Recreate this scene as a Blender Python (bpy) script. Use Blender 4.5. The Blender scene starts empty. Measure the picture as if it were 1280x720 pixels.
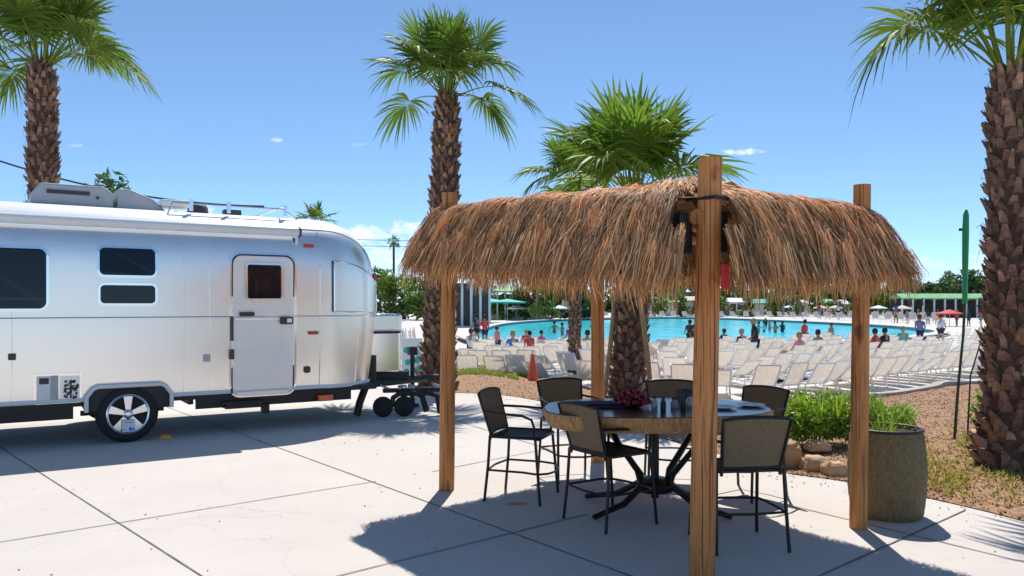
import bpy, bmesh, math, random
from mathutils import Vector, Matrix, noise as mnoise
random.seed(7)
PI=math.pi; R=math.radians
col=bpy.context.scene.collection
scn=bpy.context.scene
H=1.75; F=1000.0; HZ=382.0; CX=640.0
def G(px,py,z=0.0):                      # photo pixel -> point on the level z
    d=F*(H-z)/(py-HZ); return Vector(((px-CX)/F*d,d,z))
def AT(px,py,d):                         # photo pixel at a given distance
    return Vector(((px-CX)/F*d,d,H+(HZ-py)/F*d))
ZD=-.55
def GD(px,py): return G(px,py,ZD)
def U(a,b): return random.uniform(a,b)
def lerp(a,b,t): return a+(b-a)*t
# ------------------------------------------------------------------ materials
def mat(name,c,rough=.6,metal=0,var=.0,scale=5,c2=None,bump=0,bscale=40,spec=None,transl=0,coat=0,detail=6,stretch=None,rnd=False,rvar=0):
    m=bpy.data.materials.new(name); m.use_nodes=True; nt=m.node_tree; N=nt.nodes; L=nt.links
    b=N['Principled BSDF']; b.inputs['Roughness'].default_value=rough; b.inputs['Metallic'].default_value=metal
    if spec is not None: b.inputs['Specular IOR Level'].default_value=spec
    if coat: b.inputs['Coat Weight'].default_value=coat; b.inputs['Coat Roughness'].default_value=.08
    b.inputs['Base Color'].default_value=(*c,1)
    out=None
    tc=N.new('ShaderNodeTexCoord'); vec=tc.outputs['Object']
    if stretch:
        mp=N.new('ShaderNodeMapping'); mp.inputs['Scale'].default_value=stretch; L.new(vec,mp.inputs['Vector']); vec=mp.outputs['Vector']
    if var or c2:
        nz=N.new('ShaderNodeTexNoise'); nz.inputs['Scale'].default_value=scale; nz.inputs['Detail'].default_value=detail; nz.inputs['Roughness'].default_value=.62
        L.new(vec,nz.inputs['Vector'])
        rp=N.new('ShaderNodeValToRGB')
        a=tuple(max(0,x*(1-var)) for x in c) if not c2 else c
        bb=tuple(min(1,x*(1+var)) for x in c) if not c2 else c2
        rp.color_ramp.elements[0].color=(*a,1); rp.color_ramp.elements[1].color=(*bb,1)
        rp.color_ramp.elements[0].position=.33; rp.color_ramp.elements[1].position=.67
        L.new(nz.outputs['Fac'],rp.inputs['Fac']); out=rp.outputs['Color']
        if rvar:
            mr=N.new('ShaderNodeMapRange'); mr.inputs['To Min'].default_value=max(0,rough-rvar); mr.inputs['To Max'].default_value=rough+rvar
            L.new(nz.outputs['Fac'],mr.inputs['Value']); L.new(mr.outputs['Result'],b.inputs['Roughness'])
    if rnd:                               # per-piece variation stored on the mesh
        at=N.new('ShaderNodeAttribute'); at.attribute_name='tone'
        mx=N.new('ShaderNodeMix'); mx.data_type='RGBA'; mx.blend_type='MULTIPLY'; mx.inputs['Factor'].default_value=1
        if out: L.new(out,mx.inputs['A'])
        else: mx.inputs['A'].default_value=(*c,1)
        L.new(at.outputs['Color'],mx.inputs['B']); out=mx.outputs['Result']
    if out: L.new(out,b.inputs['Base Color'])
    if bump:
        n2=N.new('ShaderNodeTexNoise'); n2.inputs['Scale'].default_value=bscale; n2.inputs['Detail'].default_value=5
        L.new(vec,n2.inputs['Vector']); bp=N.new('ShaderNodeBump'); bp.inputs['Strength'].default_value=bump; bp.inputs['Distance'].default_value=.02
        L.new(n2.outputs['Fac'],bp.inputs['Height']); L.new(bp.outputs['Normal'],b.inputs['Normal'])
    if transl:
        tr=N.new('ShaderNodeBsdfTranslucent'); ms=N.new('ShaderNodeMixShader'); ms.inputs[0].default_value=transl
        if out: L.new(out,tr.inputs['Color'])
        else: tr.inputs['Color'].default_value=(*c,1)
        o=N['Material Output']; L.new(b.outputs[0],ms.inputs[1]); L.new(tr.outputs[0],ms.inputs[2]); L.new(ms.outputs[0],o.inputs['Surface'])
    return m
M={}
M['concrete']=mat('concrete',(.555,.505,.455),.85,c2=(.615,.56,.505),scale=.7,bump=.25,bscale=60,detail=9)
def stain(m):
    nt=m.node_tree; N=nt.nodes; L=nt.links; b=N['Principled BSDF']; src=b.inputs['Base Color'].links[0].from_socket
    tc=N.new('ShaderNodeTexCoord'); prev=src
    for sc,lo,hi,c,det in ((2.3,.60,.78,(.86,.84,.82,1),9),(14,.62,.74,(.90,.89,.87,1),4),(120,.60,.72,(.80,.79,.77,1),2)):
        n=N.new('ShaderNodeTexNoise'); n.inputs['Scale'].default_value=sc; n.inputs['Detail'].default_value=det; n.inputs['Roughness'].default_value=.7; L.new(tc.outputs['Object'],n.inputs['Vector'])
        mr=N.new('ShaderNodeMapRange'); mr.inputs['From Min'].default_value=lo; mr.inputs['From Max'].default_value=hi; L.new(n.outputs['Fac'],mr.inputs['Value'])
        mx=N.new('ShaderNodeMix'); mx.data_type='RGBA'; mx.blend_type='MULTIPLY'; L.new(mr.outputs['Result'],mx.inputs['Factor']); L.new(prev,mx.inputs['A']); mx.inputs['B'].default_value=c; prev=mx.outputs['Result']
    v=N.new('ShaderNodeTexVoronoi'); v.feature='DISTANCE_TO_EDGE'; v.inputs['Scale'].default_value=.22; nn=N.new('ShaderNodeTexNoise'); nn.inputs['Scale'].default_value=2.5; nn.inputs['Detail'].default_value=6
    L.new(tc.outputs['Object'],nn.inputs['Vector']); vm=N.new('ShaderNodeVectorMath'); vm.operation='MULTIPLY_ADD'; L.new(nn.outputs['Color'],vm.inputs[0]); vm.inputs[1].default_value=(.7,.7,0); L.new(tc.outputs['Object'],vm.inputs[2]); L.new(vm.outputs[0],v.inputs['Vector'])
    lt=N.new('ShaderNodeMath'); lt.operation='LESS_THAN'; lt.inputs[1].default_value=.0006; L.new(v.outputs['Distance'],lt.inputs[0])
    mx=N.new('ShaderNodeMix'); mx.data_type='RGBA'; mx.blend_type='MULTIPLY'; mm=N.new('ShaderNodeMath'); mm.operation='MULTIPLY'; mm.inputs[1].default_value=.35; L.new(lt.outputs[0],mm.inputs[0]); L.new(mm.outputs[0],mx.inputs['Factor']); L.new(prev,mx.inputs['A']); mx.inputs['B'].default_value=(.4,.38,.36,1)
    L.new(mx.outputs['Result'],b.inputs['Base Color'])
stain(M['concrete'])
M['deck']=mat('deck_concrete',(.55,.51,.46),.85,c2=(.64,.60,.55),scale=.5,bump=.1)
M['earth']=mat('dry_ground',(.36,.33,.24),.95,c2=(.24,.28,.14),scale=.05)
M['joint']=mat('joint_filler',(.16,.15,.14),.9,var=.4,scale=8)
M['mulch']=mat('mulch',(.20,.10,.05),.95,c2=(.46,.27,.145),scale=16,bump=1.0,bscale=30,detail=10)
M['chip']=mat('mulch_chip',(.40,.25,.15),.9,rnd=True)
M['grass']=mat('grass_blade',(.22,.34,.06),.7,rnd=True,transl=.35)
M['alu']=mat('aluminium_skin',(.94,.90,.85),.30,.90,c2=(.97,.935,.88),scale=1.3,bump=.10,bscale=2.6,rvar=.06)
M['alu2']=mat('polished_aluminium',(.88,.88,.89),.16,1.0,var=.02,bump=.03,bscale=4)
M['trimw']=mat('white_trim',(.75,.75,.74),.35,var=.04)
M['roofw']=mat('white_roof_coating',(.80,.80,.79),.45,var=.03,scale=3)
M['plasticg']=mat('grey_plastic',(.42,.43,.45),.45,var=.06,scale=6)
M['doorw']=mat('door_skin',(.86,.84,.81),.3,.35,var=.03,scale=4)
M['black']=mat('black_metal',(.012,.012,.013),.5,var=.2)
M['rubber']=mat('rubber',(.018,.018,.018),.8,var=.3,scale=20,bump=.2)
M['glass']=mat('dark_window_glass',(.004,.007,.016),.05,spec=.32)
M['chrome']=mat('chrome_rim',(.75,.75,.76),.22,1)
M['seal']=mat('dark_seal',(.05,.05,.055),.6)
M['red']=mat('red_lens',(.45,.015,.012),.2,coat=.5)
M['orange']=mat('orange_lens',(.75,.12,.01),.25,coat=.5)
M['paper']=mat('white_card',(.8,.82,.85),.7)
M['blue']=mat('blue_print',(.05,.2,.6),.6)
M['yellowwood']=mat('orange_chock',(.75,.33,.05),.7,var=.15)
M['wood']=mat('pine_post',(.50,.175,.04),.62,c2=(.64,.27,.075),scale=7,stretch=(6,6,.55),bump=.35,bscale=18,detail=8)
def knots(m):
    nt=m.node_tree; N=nt.nodes; L=nt.links; b=N['Principled BSDF']; src=b.inputs['Base Color'].links[0].from_socket; tc=N.new('ShaderNodeTexCoord'); prev=src
    for st,sc,lo,hi,c in (((30,30,.8),1.6,.56,.66,(.50,.42,.36,1)),((60,60,.35),1.2,.60,.64,(.22,.17,.14,1)),((5,5,2.2),1.5,.66,.74,(.42,.30,.22,1))):
        mp=N.new('ShaderNodeMapping'); mp.inputs['Scale'].default_value=st; L.new(tc.outputs['Object'],mp.inputs['Vector'])
        n=N.new('ShaderNodeTexNoise'); n.inputs['Scale'].default_value=sc; n.inputs['Detail'].default_value=3; L.new(mp.outputs['Vector'],n.inputs['Vector'])
        mr=N.new('ShaderNodeMapRange'); mr.inputs['From Min'].default_value=lo; mr.inputs['From Max'].default_value=hi; L.new(n.outputs['Fac'],mr.inputs['Value'])
        mx=N.new('ShaderNodeMix'); mx.data_type='RGBA'; mx.blend_type='MULTIPLY'; L.new(mr.outputs['Result'],mx.inputs['Factor']); L.new(prev,mx.inputs['A']); mx.inputs['B'].default_value=c; prev=mx.outputs['Result']
    L.new(prev,b.inputs['Base Color'])
knots(M['wood'])
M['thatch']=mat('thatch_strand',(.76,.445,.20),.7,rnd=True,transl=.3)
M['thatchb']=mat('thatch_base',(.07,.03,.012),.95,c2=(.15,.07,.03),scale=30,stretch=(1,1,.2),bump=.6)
M['trunk']=mat('palm_bark',(.14,.075,.05),.95,rnd=True,bump=.9,bscale=60,c2=(.34,.215,.155),scale=14)
M['trunkb']=mat('palm_fibre',(.075,.04,.025),1,c2=(.14,.08,.05),scale=14,bump=.8,bscale=40)
M['palm']=mat('palm_leaf',(.105,.185,.022),.55,rnd=True,transl=.42,spec=.3)
M['leaf']=mat('tree_leaf',(.085,.15,.035),.6,rnd=True,transl=.25)
M['bushleaf']=mat('bush_leaf',(.26,.42,.035),.5,rnd=True,transl=.38)
M['bark']=mat('tree_bark',(.16,.11,.075),.9,var=.3,scale=6,bump=.5)
M['stake']=mat('stake_wood',(.42,.25,.12),.8,var=.25,scale=8,bump=.3,stretch=(5,5,.6))
M['rock']=mat('sandstone',(.46,.28,.15),.9,c2=(.62,.43,.27),scale=6,bump=1,bscale=12)
M['rockb']=mat('brown_boulder',(.34,.18,.08),.9,c2=(.48,.29,.14),scale=5,bump=1,bscale=10,stretch=(1,1,.4))
M['sling']=mat('taupe_sling',(.27,.185,.10),.75,var=.14,scale=40,bump=.2,bscale=200,transl=.22)
M['seatsling']=mat('black_sling',(.03,.028,.027),.6,var=.2,scale=60)
M['frame']=mat('bronze_frame',(.022,.019,.017),.38,.4,var=.2)
M['tabletop']=mat('varnished_tabletop',(.06,.034,.02),.30,c2=(.17,.085,.04),scale=3,stretch=(1,5,1),coat=.25,bump=.05)
M['rim']=mat('live_edge_wood',(.38,.16,.05),.6,c2=(.72,.38,.14),scale=12,stretch=(4,4,.6),bump=.7,bscale=30)
M['berry']=mat('red_flower',(.40,.03,.035),.5,rnd=True)
M['wicker']=mat('woven_planter',(.16,.11,.045),.8,c2=(.29,.21,.10),scale=30,stretch=(2,2,.7),bump=1,bscale=60)
M['soil']=mat('soil',(.04,.028,.02),1,var=.4,scale=30,bump=.6)
M['water']=mat('pool_water',(.015,.46,.58),.15,c2=(.07,.72,.78),scale=.45,bump=.8,bscale=1.2,spec=.12,stretch=(1,.5,1))
M['tile']=mat('pool_wall_tile',(.04,.10,.16),.4,var=.3,scale=3)
M['coping']=mat('pool_coping',(.62,.57,.52),.8,var=.06,scale=2)
M['lwhite']=mat('white_lounger_frame',(.88,.87,.85),.35)
M['lsling']=mat('lounger_sling',(.84,.79,.72),.8,var=.06,scale=8,transl=.55)
M['green']=mat('green_paint',(.015,.33,.10),.4,var=.2,scale=3)
M['stem']=mat('dark_green_stem',(.05,.075,.03),.7,var=.3,scale=8)
M['hedge']=mat('green_roof',(.16,.42,.18),.7,var=.2,scale=1)
M['teal']=mat('teal_fabric',(.03,.42,.36),.7,var=.2,scale=3)
M['whitep']=mat('white_painted',(.72,.72,.71),.6,var=.06,scale=1)
M['cream']=mat('cream_render',(.62,.55,.46),.8,var=.08,scale=.6)
M['darkroof']=mat('dark_roof',(.06,.05,.05),.8,var=.3,scale=1)
M['navy']=mat('navy_fabric',(.02,.03,.09),.8,var=.2)
M['redfab']=mat('red_fabric',(.6,.04,.05),.75,var=.1)
M['cone']=mat('orange_cone',(.80,.12,.03),.6,var=.08)
M['wire']=mat('cable_rubber',(.05,.055,.07),.7)
M['kerb']=mat('kerb_concrete',(.42,.38,.33),.9,var=.15,scale=3,bump=.3)
M['glassj']=mat('jar_glass',(.35,.38,.42),.08,spec=.8,coat=.6)
def cloth(name,c): 
    if name not in M: M[name]=mat(name,c,.8,var=.1,scale=10)
    return M[name]
# ------------------------------------------------------------------ mesh helpers
def tag(o,label=None,cat=None,group=None,kind=None):
    if label: o['label']=label
    if cat: o['category']=cat
    if group: o['group']=group
    if kind: o['kind']=kind
    return o
class MB:
    def __init__(s): s.v=[]; s.f=[]; s.t=[]; s.tone=1.0
    def add(s,vs,fs):
        b=len(s.v); s.v+= [tuple(x) for x in vs]
        for f in fs: s.f.append([b+i for i in f]); s.t.append(s.tone)
        return s
    def box(s,c,sz,rz=0,m=None):
        x,y,z=[a/2 for a in sz]; vs=[Vector((i*x,j*y,k*z)) for i in(-1,1) for j in(-1,1) for k in(-1,1)]
        q=Matrix.Rotation(rz,3,'Z') if m is None else m
        vs=[q@v+Vector(c) for v in vs]
        return s.add(vs,[(0,1,3,2),(4,6,7,5),(0,4,5,1),(2,3,7,6),(0,2,6,4),(1,5,7,3)])
    def tube(s,pts,r,n=8,cap=True,flat=1.0):
        pts=[Vector(p) for p in pts]; k=len(pts)
        rs=r if isinstance(r,(list,tuple)) else [r]*k
        vs=[]; prev=None
        for i,p in enumerate(pts):
            d=(pts[min(i+1,k-1)]-pts[max(i-1,0)]).normalized()
            if prev is None:
                a=d.cross(Vector((0,0,1))); 
                if a.length<.05: a=d.cross(Vector((1,0,0)))
            else: a=prev-d*prev.dot(d)
            a.normalize(); b=d.cross(a); prev=a
            for j in range(n):
                t=2*PI*j/n; vs.append(p+(a*math.cos(t)+b*math.sin(t)*flat)*rs[i])
        fs=[(i*n+j,i*n+(j+1)%n,(i+1)*n+(j+1)%n,(i+1)*n+j) for i in range(k-1) for j in range(n)]
        if cap: fs+= [tuple(range(n-1,-1,-1)),tuple((k-1)*n+j for j in range(n))]
        return s.add(vs,fs)
    def lathe(s,prof,n=24,c=(0,0,0),cap=True,m=None):
        vs=[]; c=Vector(c)
        for r,z in prof:
            for j in range(n):
                t=2*PI*j/n; v=Vector((r*math.cos(t),r*math.sin(t),z))
                if m is not None: v=m@v
                vs.append(v+c)
        k=len(prof)
        fs=[(i*n+j,i*n+(j+1)%n,(i+1)*n+(j+1)%n,(i+1)*n+j) for i in range(k-1) for j in range(n)]
        if cap: fs+= [tuple(range(n-1,-1,-1)),tuple((k-1)*n+j for j in range(n))]
        return s.add(vs,fs)
    def prism(s,poly,z0,z1,fn=None):
        n=len(poly); fn=fn or (lambda x,y,z:(x,y,z))
        vs=[fn(x,y,z0) for x,y in poly]+[fn(x,y,z1) for x,y in poly]
        return s.add(vs,[tuple(range(n-1,-1,-1)),tuple(range(n,2*n))]+[(i,(i+1)%n,n+(i+1)%n,n+i) for i in range(n)])
    def build(s,name,m,parent=None,smooth=False,bevel=0,loc=None):
        me=bpy.data.meshes.new(name); me.from_pydata(s.v,[],s.f); 
        if len(set(s.t))>1:
            ca=me.color_attributes.new('tone','FLOAT_COLOR','CORNER'); arr=[]
            for p,t in zip(s.f,s.t):
                c=t if isinstance(t,tuple) else (t,t,t)
                arr+= [c[0],c[1],c[2],1]*len(p)
            ca.data.foreach_set('color',arr)
        elif m.node_tree.nodes.get('Attribute'):
            ca=me.color_attributes.new('tone','FLOAT_COLOR','CORNER'); n=sum(len(p) for p in s.f); ca.data.foreach_set('color',[1.0]*4*n)
        me.materials.append(m)
        if not any(len(f)>4 for f in s.f) or True:
            pass
        if smooth: me.polygons.foreach_set('use_smooth',[True]*len(me.polygons))
        me.validate(); me.update()
        o=bpy.data.objects.new(name,me); col.objects.link(o)
        if parent: o.parent=parent
        if loc is not None: o.location=loc
        if bevel:
            md=o.modifiers.new('bevel','BEVEL'); md.width=bevel; md.segments=2; md.limit_method='ANGLE'; md.angle_limit=R(35)
        if smooth:
            try:
                md=o.modifiers.new('ws','EDGE_SPLIT'); md.split_angle=R(50)
            except Exception: pass
        return o
def thing(name,loc,rz,label,cat,group=None):
    o=bpy.data.objects.new(name,None); col.objects.link(o); o.location=loc; o.rotation_euler=(0,0,rz); o.empty_display_size=.2
    return tag(o,label,cat,group)
def kids(o): return [c for c in KID.get(o.name,[])]
def copy_tree(o,parent=None,srcs=None):
    c=o.copy(); col.objects.link(c)
    if parent: c.parent=parent
    for ch in [x for x in bpy.data.objects if x.parent==o]: copy_tree(ch,c)
    return c
class Proto:                              # remembers the tree once so copies stay fast
    def __init__(s,o): s.o=o; s.ch=s.scan(o); s.used=False
    def scan(s,o): return [(c,s.scan(c)) for c in o.children]
    def make(s,loc,rz,label,cat=None,group=None,scale=1,levels=9):
        if not s.used: s.used=True; r=s.o
        else:
            def cp(o,ch,par,lv):
                c=o.copy(); col.objects.link(c)
                if par: c.parent=par
                if lv>0:
                    for a,b in ch: cp(a,b,c,lv-1)
                return c
            r=cp(s.o,s.ch,None,levels)
        r.location=loc; r.rotation_euler=(0,0,rz); r.scale=(scale,)*3; r['label']=label
        if cat: r['category']=cat
        if group: r['group']=group
        return r
ORD=['first','second','third','fourth','fifth','sixth','seventh','eighth','ninth','tenth','eleventh','twelfth','thirteenth','fourteenth','fifteenth','sixteenth','seventeenth','eighteenth','nineteenth','twentieth','twenty-first','twenty-second','twenty-third','twenty-fourth','twenty-fifth','twenty-sixth','twenty-seventh','twenty-eighth','twenty-ninth','thirtieth']+['thirty-'+x for x in ('first','second','third','fourth','fifth','sixth','seventh','eighth','ninth')]
def ORD2(i): return ORD[i] if i<39 else ('fortieth' if i==39 else 'forty-'+ORD[i-40] if i<49 else 'fiftieth' if i==49 else 'fifty-'+ORD[i-50] if i<59 else 'sixtieth')
def noise2(x,y,z=0): return mnoise.noise(Vector((x,y,z)))
def cr(pts,n):                            # catmull-rom through points
    P=[Vector(p) for p in pts]; P=[2*P[0]-P[1]]+P+[2*P[-1]-P[-2]]; out=[]
    for i in range(1,len(P)-2):
        for k in range(n):
            t=k/n; a,b,c,d=P[i-1],P[i],P[i+1],P[i+2]
            out.append(.5*((2*b)+(c-a)*t+(2*a-5*b+4*c-d)*t*t+(3*b-a-3*c+d)*t**3))
    out.append(P[-2]); return out
# ------------------------------------------------------------------ ground
m=MB(); m.add([(-1500,-300,ZD-.05),(1500,-300,ZD-.05),(1500,3000,ZD-.05),(-1500,3000,ZD-.05)],[(0,1,2,3)])
tag(m.build('ground',M['earth']),kind='structure')
# joints between slabs: strips through measured pairs of points
JL=[((0,559),(250,719)),((280,535),(790,721)),((991,633),(1280,703)),((0,678),(470,602)),((540,590),(680,562)),((425,720),(735,643)),((1030,718),(1207,638)),((566,525),(700,566))]
m=MB()
for i,(a,b) in enumerate(JL):
    A=G(*a); B=G(*b); d=(B-A).normalized()
    if i in (0,1,2): A=A-d*6 if i!=2 else A; B=B+d*5
    if i in(3,5,6): A=A-d*8
    n=Vector((-d.y,d.x,0))*.0065; z=Vector((0,0,.004+.0004*i)); L=(B-A).length; k=int(L/.15)+1
    for j in range(k):
        p=A+d*L*j/k; q=A+d*L*(j+1)/k; w1=1+.35*noise2(p.x*3,p.y*3,i); w2=1+.35*noise2(q.x*3,q.y*3,i)
        m.add([p-n*w1+z,q-n*w2+z,q+n*w2+z,p+n*w1+z],[(0,1,2,3)])
tag(m.build('pavement_joints',M['joint']),kind='structure')
# planting bed
nearb=[(556,491),(600,492),(650,497),(700,508),(770,532),(880,562),(965,588),(1062,603),(1160,623),(1280,652),(1500,715)]
farb=[(552,462),(590,456),(630,462),(690,478),(780,492),(880,500),(985,503),(1095,498),(1180,486),(1290,478),(1480,470)]
NB=cr([G(*p) for p in nearb],10); FB=cr([GD(*p) for p in farb],10)
m=MB(); pp=[(-60,-25),(60,-25),(60,NB[-1].y-3)]+[(p.x,p.y) for p in reversed(NB)]+[(-1.5,17.4),(-60,17.4)]
nn_=len(pp); m.add([(x,y,0) for x,y in pp]+[(x,y,ZD-.1) for x,y in pp],[tuple(range(nn_))]+[(i_,nn_+i_,nn_+(i_+1)%nn_,(i_+1)%nn_) for i_ in range(nn_)])
tag(m.build('patio_pavement',M['concrete']),kind='structure')
def bedh(u,v):
    a=.03+.17*max(0,min(1,(u-.45)/.35)); return a*math.sin(PI*min(1,v*1.15)/1.0*.9)**1 if v<.95 else a*.25
def bedpt(u,v):
    k=u*(len(NB)-1); i=min(int(k),len(NB)-2); t=k-i
    p=NB[i].lerp(NB[i+1],t).lerp(FB[i].lerp(FB[i+1],t),v); p.z=ZD*v**1.25
    z=p.z*v**.0+.008+max(0,bedh(u,v))*.6+ (.03*noise2(p.x*2.2,p.y*2.2)+.02*noise2(p.x*7,p.y*7,3)+.02)*min(1,v*8)
    return Vector((p.x,p.y,z))
m=MB(); NU,NV=220,60
vs=[bedpt(i/NU,j/NV) for i in range(NU+1) for j in range(NV+1)]
m.add(vs,[(i*(NV+1)+j,(i+1)*(NV+1)+j,(i+1)*(NV+1)+j+1,i*(NV+1)+j+1) for i in range(NU) for j in range(NV)])
tag(m.build('mulch_bed',M['mulch'],smooth=True),kind='structure')
def bedz(x,y):
    best=None;bd=1e9
    for i in range(0,41):
        for j in range(0,13):
            p=bedpt(i/40,j/12); d=(p.x-x)**2+(p.y-y)**2
            if d<bd: bd=d;best=p
    return best.z if bd<1 else 0
m=MB()
for i in range(15000):
    u=random.random()**.8; v=random.random()**1.2
    if random.random()<.5: u=U(.55,.9)
    p=bedpt(u,v); s=U(.012,.035); a=U(0,PI); q=Matrix.Rotation(a,3,'Z')@Matrix.Rotation(U(-.6,.6),3,'X')@Matrix.Rotation(U(-.6,.6),3,'Y')
    g=U(.35,1.5); m.tone=(g,g*U(.85,1.0),g*U(.7,1.05))
    m.box(p+Vector((0,0,.006)),(s,s*U(.3,.6),.006),m=q)
tag(m.build('mulch_chips',M['chip']),'loose reddish brown wood chips covering the planting bed','mulch',kind='stuff')
m=MB()
def blade(m,p,h,w,az,lean,seg=3):
    d=Vector((math.cos(az),math.sin(az),0)); s=Vector((-d.y,d.x,0))
    vs=[]
    for k in range(seg+1):
        t=k/seg; c=p+d*(lean*t*t*h)+Vector((0,0,h*(t-.25*lean*t*t))); ww=w*(1-t**1.6)*.5
        vs+= [c-s*ww,c+s*ww]
    m.add(vs,[(2*k,2*k+1,2*k+3,2*k+2) for k in range(seg)])
for i in range(13000):
    u=random.random()*.30; v=U(.38,.99) if u<.22 else U(.6,.97)
    if noise2(u*30,v*6)<-.3: continue
    p=bedpt(u,v); g=U(.6,1.6); m.tone=(g*U(.9,1.4),g,g*.8); blade(m,p,U(.06,.17),.02,U(0,2*PI),U(.2,.9),2)
tag(m.build('grass',M['grass']),'short green and yellow grass behind the mulch edge','grass',kind='stuff')
m=MB()
for i in range(2300):
    c=random.choice([(.83,.05),(.86,.12),(.80,.06),(.89,.08),(.78,.12),(.92,.10),(.84,.2)])
    u=c[0]+random.gauss(0,.012); v=c[1]+random.gauss(0,.035)
    if v<.01: continue
    p=bedpt(u,v); g=U(.6,1.5); m.tone=(g*U(1.2,2.2),g,g); blade(m,p,U(.03,.08),.018,U(0,2*PI),U(.3,1),2)
tag(m.build('ground_cover',M['grass']),'patchy yellow green ground cover along the front mulch edge','ground cover',kind='stuff')
m=MB()
for i in range(420):
    if i<260:
        k=random.randint(0,int(len(NB)*.85)); q_=NB[k]; p=Vector((q_.x+U(-.4,.4),q_.y-abs(random.gauss(0,.35))-.03,.004))
    else: p=Vector((U(-6,4),U(4,14),.004))
    s=U(.006,.022); g=U(.3,1.3); m.tone=(g,g*.9,g*.8); m.box(p+Vector((0,0,.002)),(s,s*U(.3,.6),.004),rz=U(0,3))
tag(m.build('loose_debris',M['chip']),'scattered bits of mulch and leaf litter on the concrete','litter',kind='stuff')
# pool deck, pool
fb=[(p.x,p.y) for p in FB]
m=MB(); poly=[(-160,17.0),(-1.5,17.0)]+fb+[(120,fb[-1][1]),(400,260),(-160,260)]
m.add([(x,y,ZD+.0) for x,y in poly],[tuple(range(len(poly)))])
tag(m.build('pool_deck',M['deck']),kind='structure')
pool_px=[(588,424),(606,414),(640,406),(700,401.5),(780,399),(860,398.5),(940,401),(1040,406),(1120,411),(1168,417.5),(1140,424),(1070,430),(980,434),(900,436),(800,436),(720,436),(650,434),(605,430)]
PP=[GD(*p) for p in pool_px]; PL=cr(PP+[PP[0]],6)[:-1]
m=MB(); m.add([(p.x,p.y,ZD+.010) for p in PL],[tuple(range(len(PL)))])
tag(m.build('pool_water',M['water']),kind='structure')
cen=sum(PL,Vector())/len(PL)
def ring(m,P,w0,w1,z0,z1):
    n=len(P); vs=[]
    for i,p in enumerate(P):
        t=(P[(i+1)%n]-P[i-1]).normalized(); nn=Vector((t.y,-t.x,0))
        if nn.dot(p-cen)<0: nn=-nn
        vs+= [p+nn*w0+Vector((0,0,z0)),p+nn*w0+Vector((0,0,z1)),p+nn*w1+Vector((0,0,z1)),p+nn*w1+Vector((0,0,z0))]
    fs=[]
    for i in range(n):
        a=4*i;b=4*((i+1)%n)
        fs+= [(a,b,b+1,a+1),(a+1,b+1,b+2,a+2),(a+2,b+2,b+3,a+3)]
    m.add(vs,fs)
m=MB(); ring(m,PL,-.05,.05,.0,.22); tag(m.build('pool_wall',M['tile']),kind='structure')
m=MB(); ring(m,PL,.0,1.0,.225,.30); tag(m.build('pool_coping',M['coping']),kind='structure')
# low kerb wall between bed and deck at right
kp=cr([GD(1075,501),GD(1120,497),GD(1165,489),GD(1178,484),GD(1215,483),GD(1260,482)],6)
m=MB()
for a,b in zip(kp[:-1],kp[1:]):
    d=(b-a).normalized(); n=Vector((-d.y,d.x,0))*.12
    for q in(0,):
        vs=[a-n,b-n,b+n,a+n]; m.add([v+Vector((0,0,.0)) for v in vs]+[v+Vector((0,0,.16)) for v in vs],[(0,1,5,4),(4,5,6,7),(3,7,6,2)])
tag(m.build('kerb',M['kerb']),kind='structure')
# ------------------------------------------------------------------ trailer
T0=G(160,553); ang=math.atan2(.54,.842); TD=Vector((math.cos(ang),math.sin(ang),0)); TN=Vector((-TD.y,TD.x,0))
def sl(px,py,yoff=0.0):                   # photo pixel -> (x,z) on the trailer's side plane
    d=Vector(((px-CX)/F,1,(HZ-py)/F)); o=Vector((0,0,H)); t=((T0-o).dot(TN)+yoff)/d.dot(TN); p=o+d*t-T0
    return p.dot(TD),p.z+0
HW=1.25; ZB=.56; ZT=3.07; ZC=1.55
def sect(q):                              # q 0..1 near bottom -> roof -> far bottom ; y from centreline
    qq=q*2 if q<=.5 else (1-q)*2
    sgn=-1 if q<=.5 else 1
    if qq<.35:
        z=lerp(ZB,1.9,qq/.35); y=HW*(1-.03*((1.5-z)/1)**2 if z<1.5 else 1)
    else:
        th=(qq-.35)/.65*PI/2; n=4.0
        y=HW*abs(math.cos(th))**(2/n); z=1.9+(ZT-1.9)*abs(math.sin(th))**(2/n)
    return sgn*y,z
def surf(x,q,off=0):
    y,z=sect(q)
    if off: 
        y2,z2=sect(min(1,q+.004)); y1,z1=sect(max(0,q-.004)); n=Vector((0,-(z2-z1),(y2-y1))); n.normalize(); y+=n.y*off; z+=n.z*off
    return Vector((x,y+HW,z))
X1=sl(400,400)[0]; LN=1.22
def nose(phi,q,off=0):
    y,z=sect(q); c=max(0,math.cos(phi))**(2/2.35); s=math.sin(phi)**(2/2.35)
    if z>ZC:
        zz=ZC+(z-ZC)*max(0,math.cos(phi))**(2/2.5)*1.0; f=1
    else: zz=z; f=1-.10*((ZC-z)/(ZC-ZB))**1.3
    p=Vector((X1+LN*s*f,y*c+HW,zz))
    if off: p+= (p-Vector((X1-.5,HW,1.5))).normalized()*off
    return p
def qz(z):
    lo,hi=0,.5
    for _ in range(40):
        mm=(lo+hi)/2
        if sect(mm)[1]<z: lo=mm
        else: hi=mm
    return lo
def yz(z): return sect(qz(z))[0]+HW      # near-side skin y at height z
tr=thing('travel_trailer',T0,ang,'silver aluminium travel trailer with rounded nose parked on the concrete, awning rolled up','travel trailer')
NQ=72
m=MB(); rows=[[surf(x,i/NQ) for i in range(NQ+1)] for x in [-6.2+ (X1+6.2)*k/14 for k in range(15)]]
rows+= [[nose(ph*PI/2,i/NQ) for i in range(NQ+1)] for ph in [k/26 for k in range(1,27)]]
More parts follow.
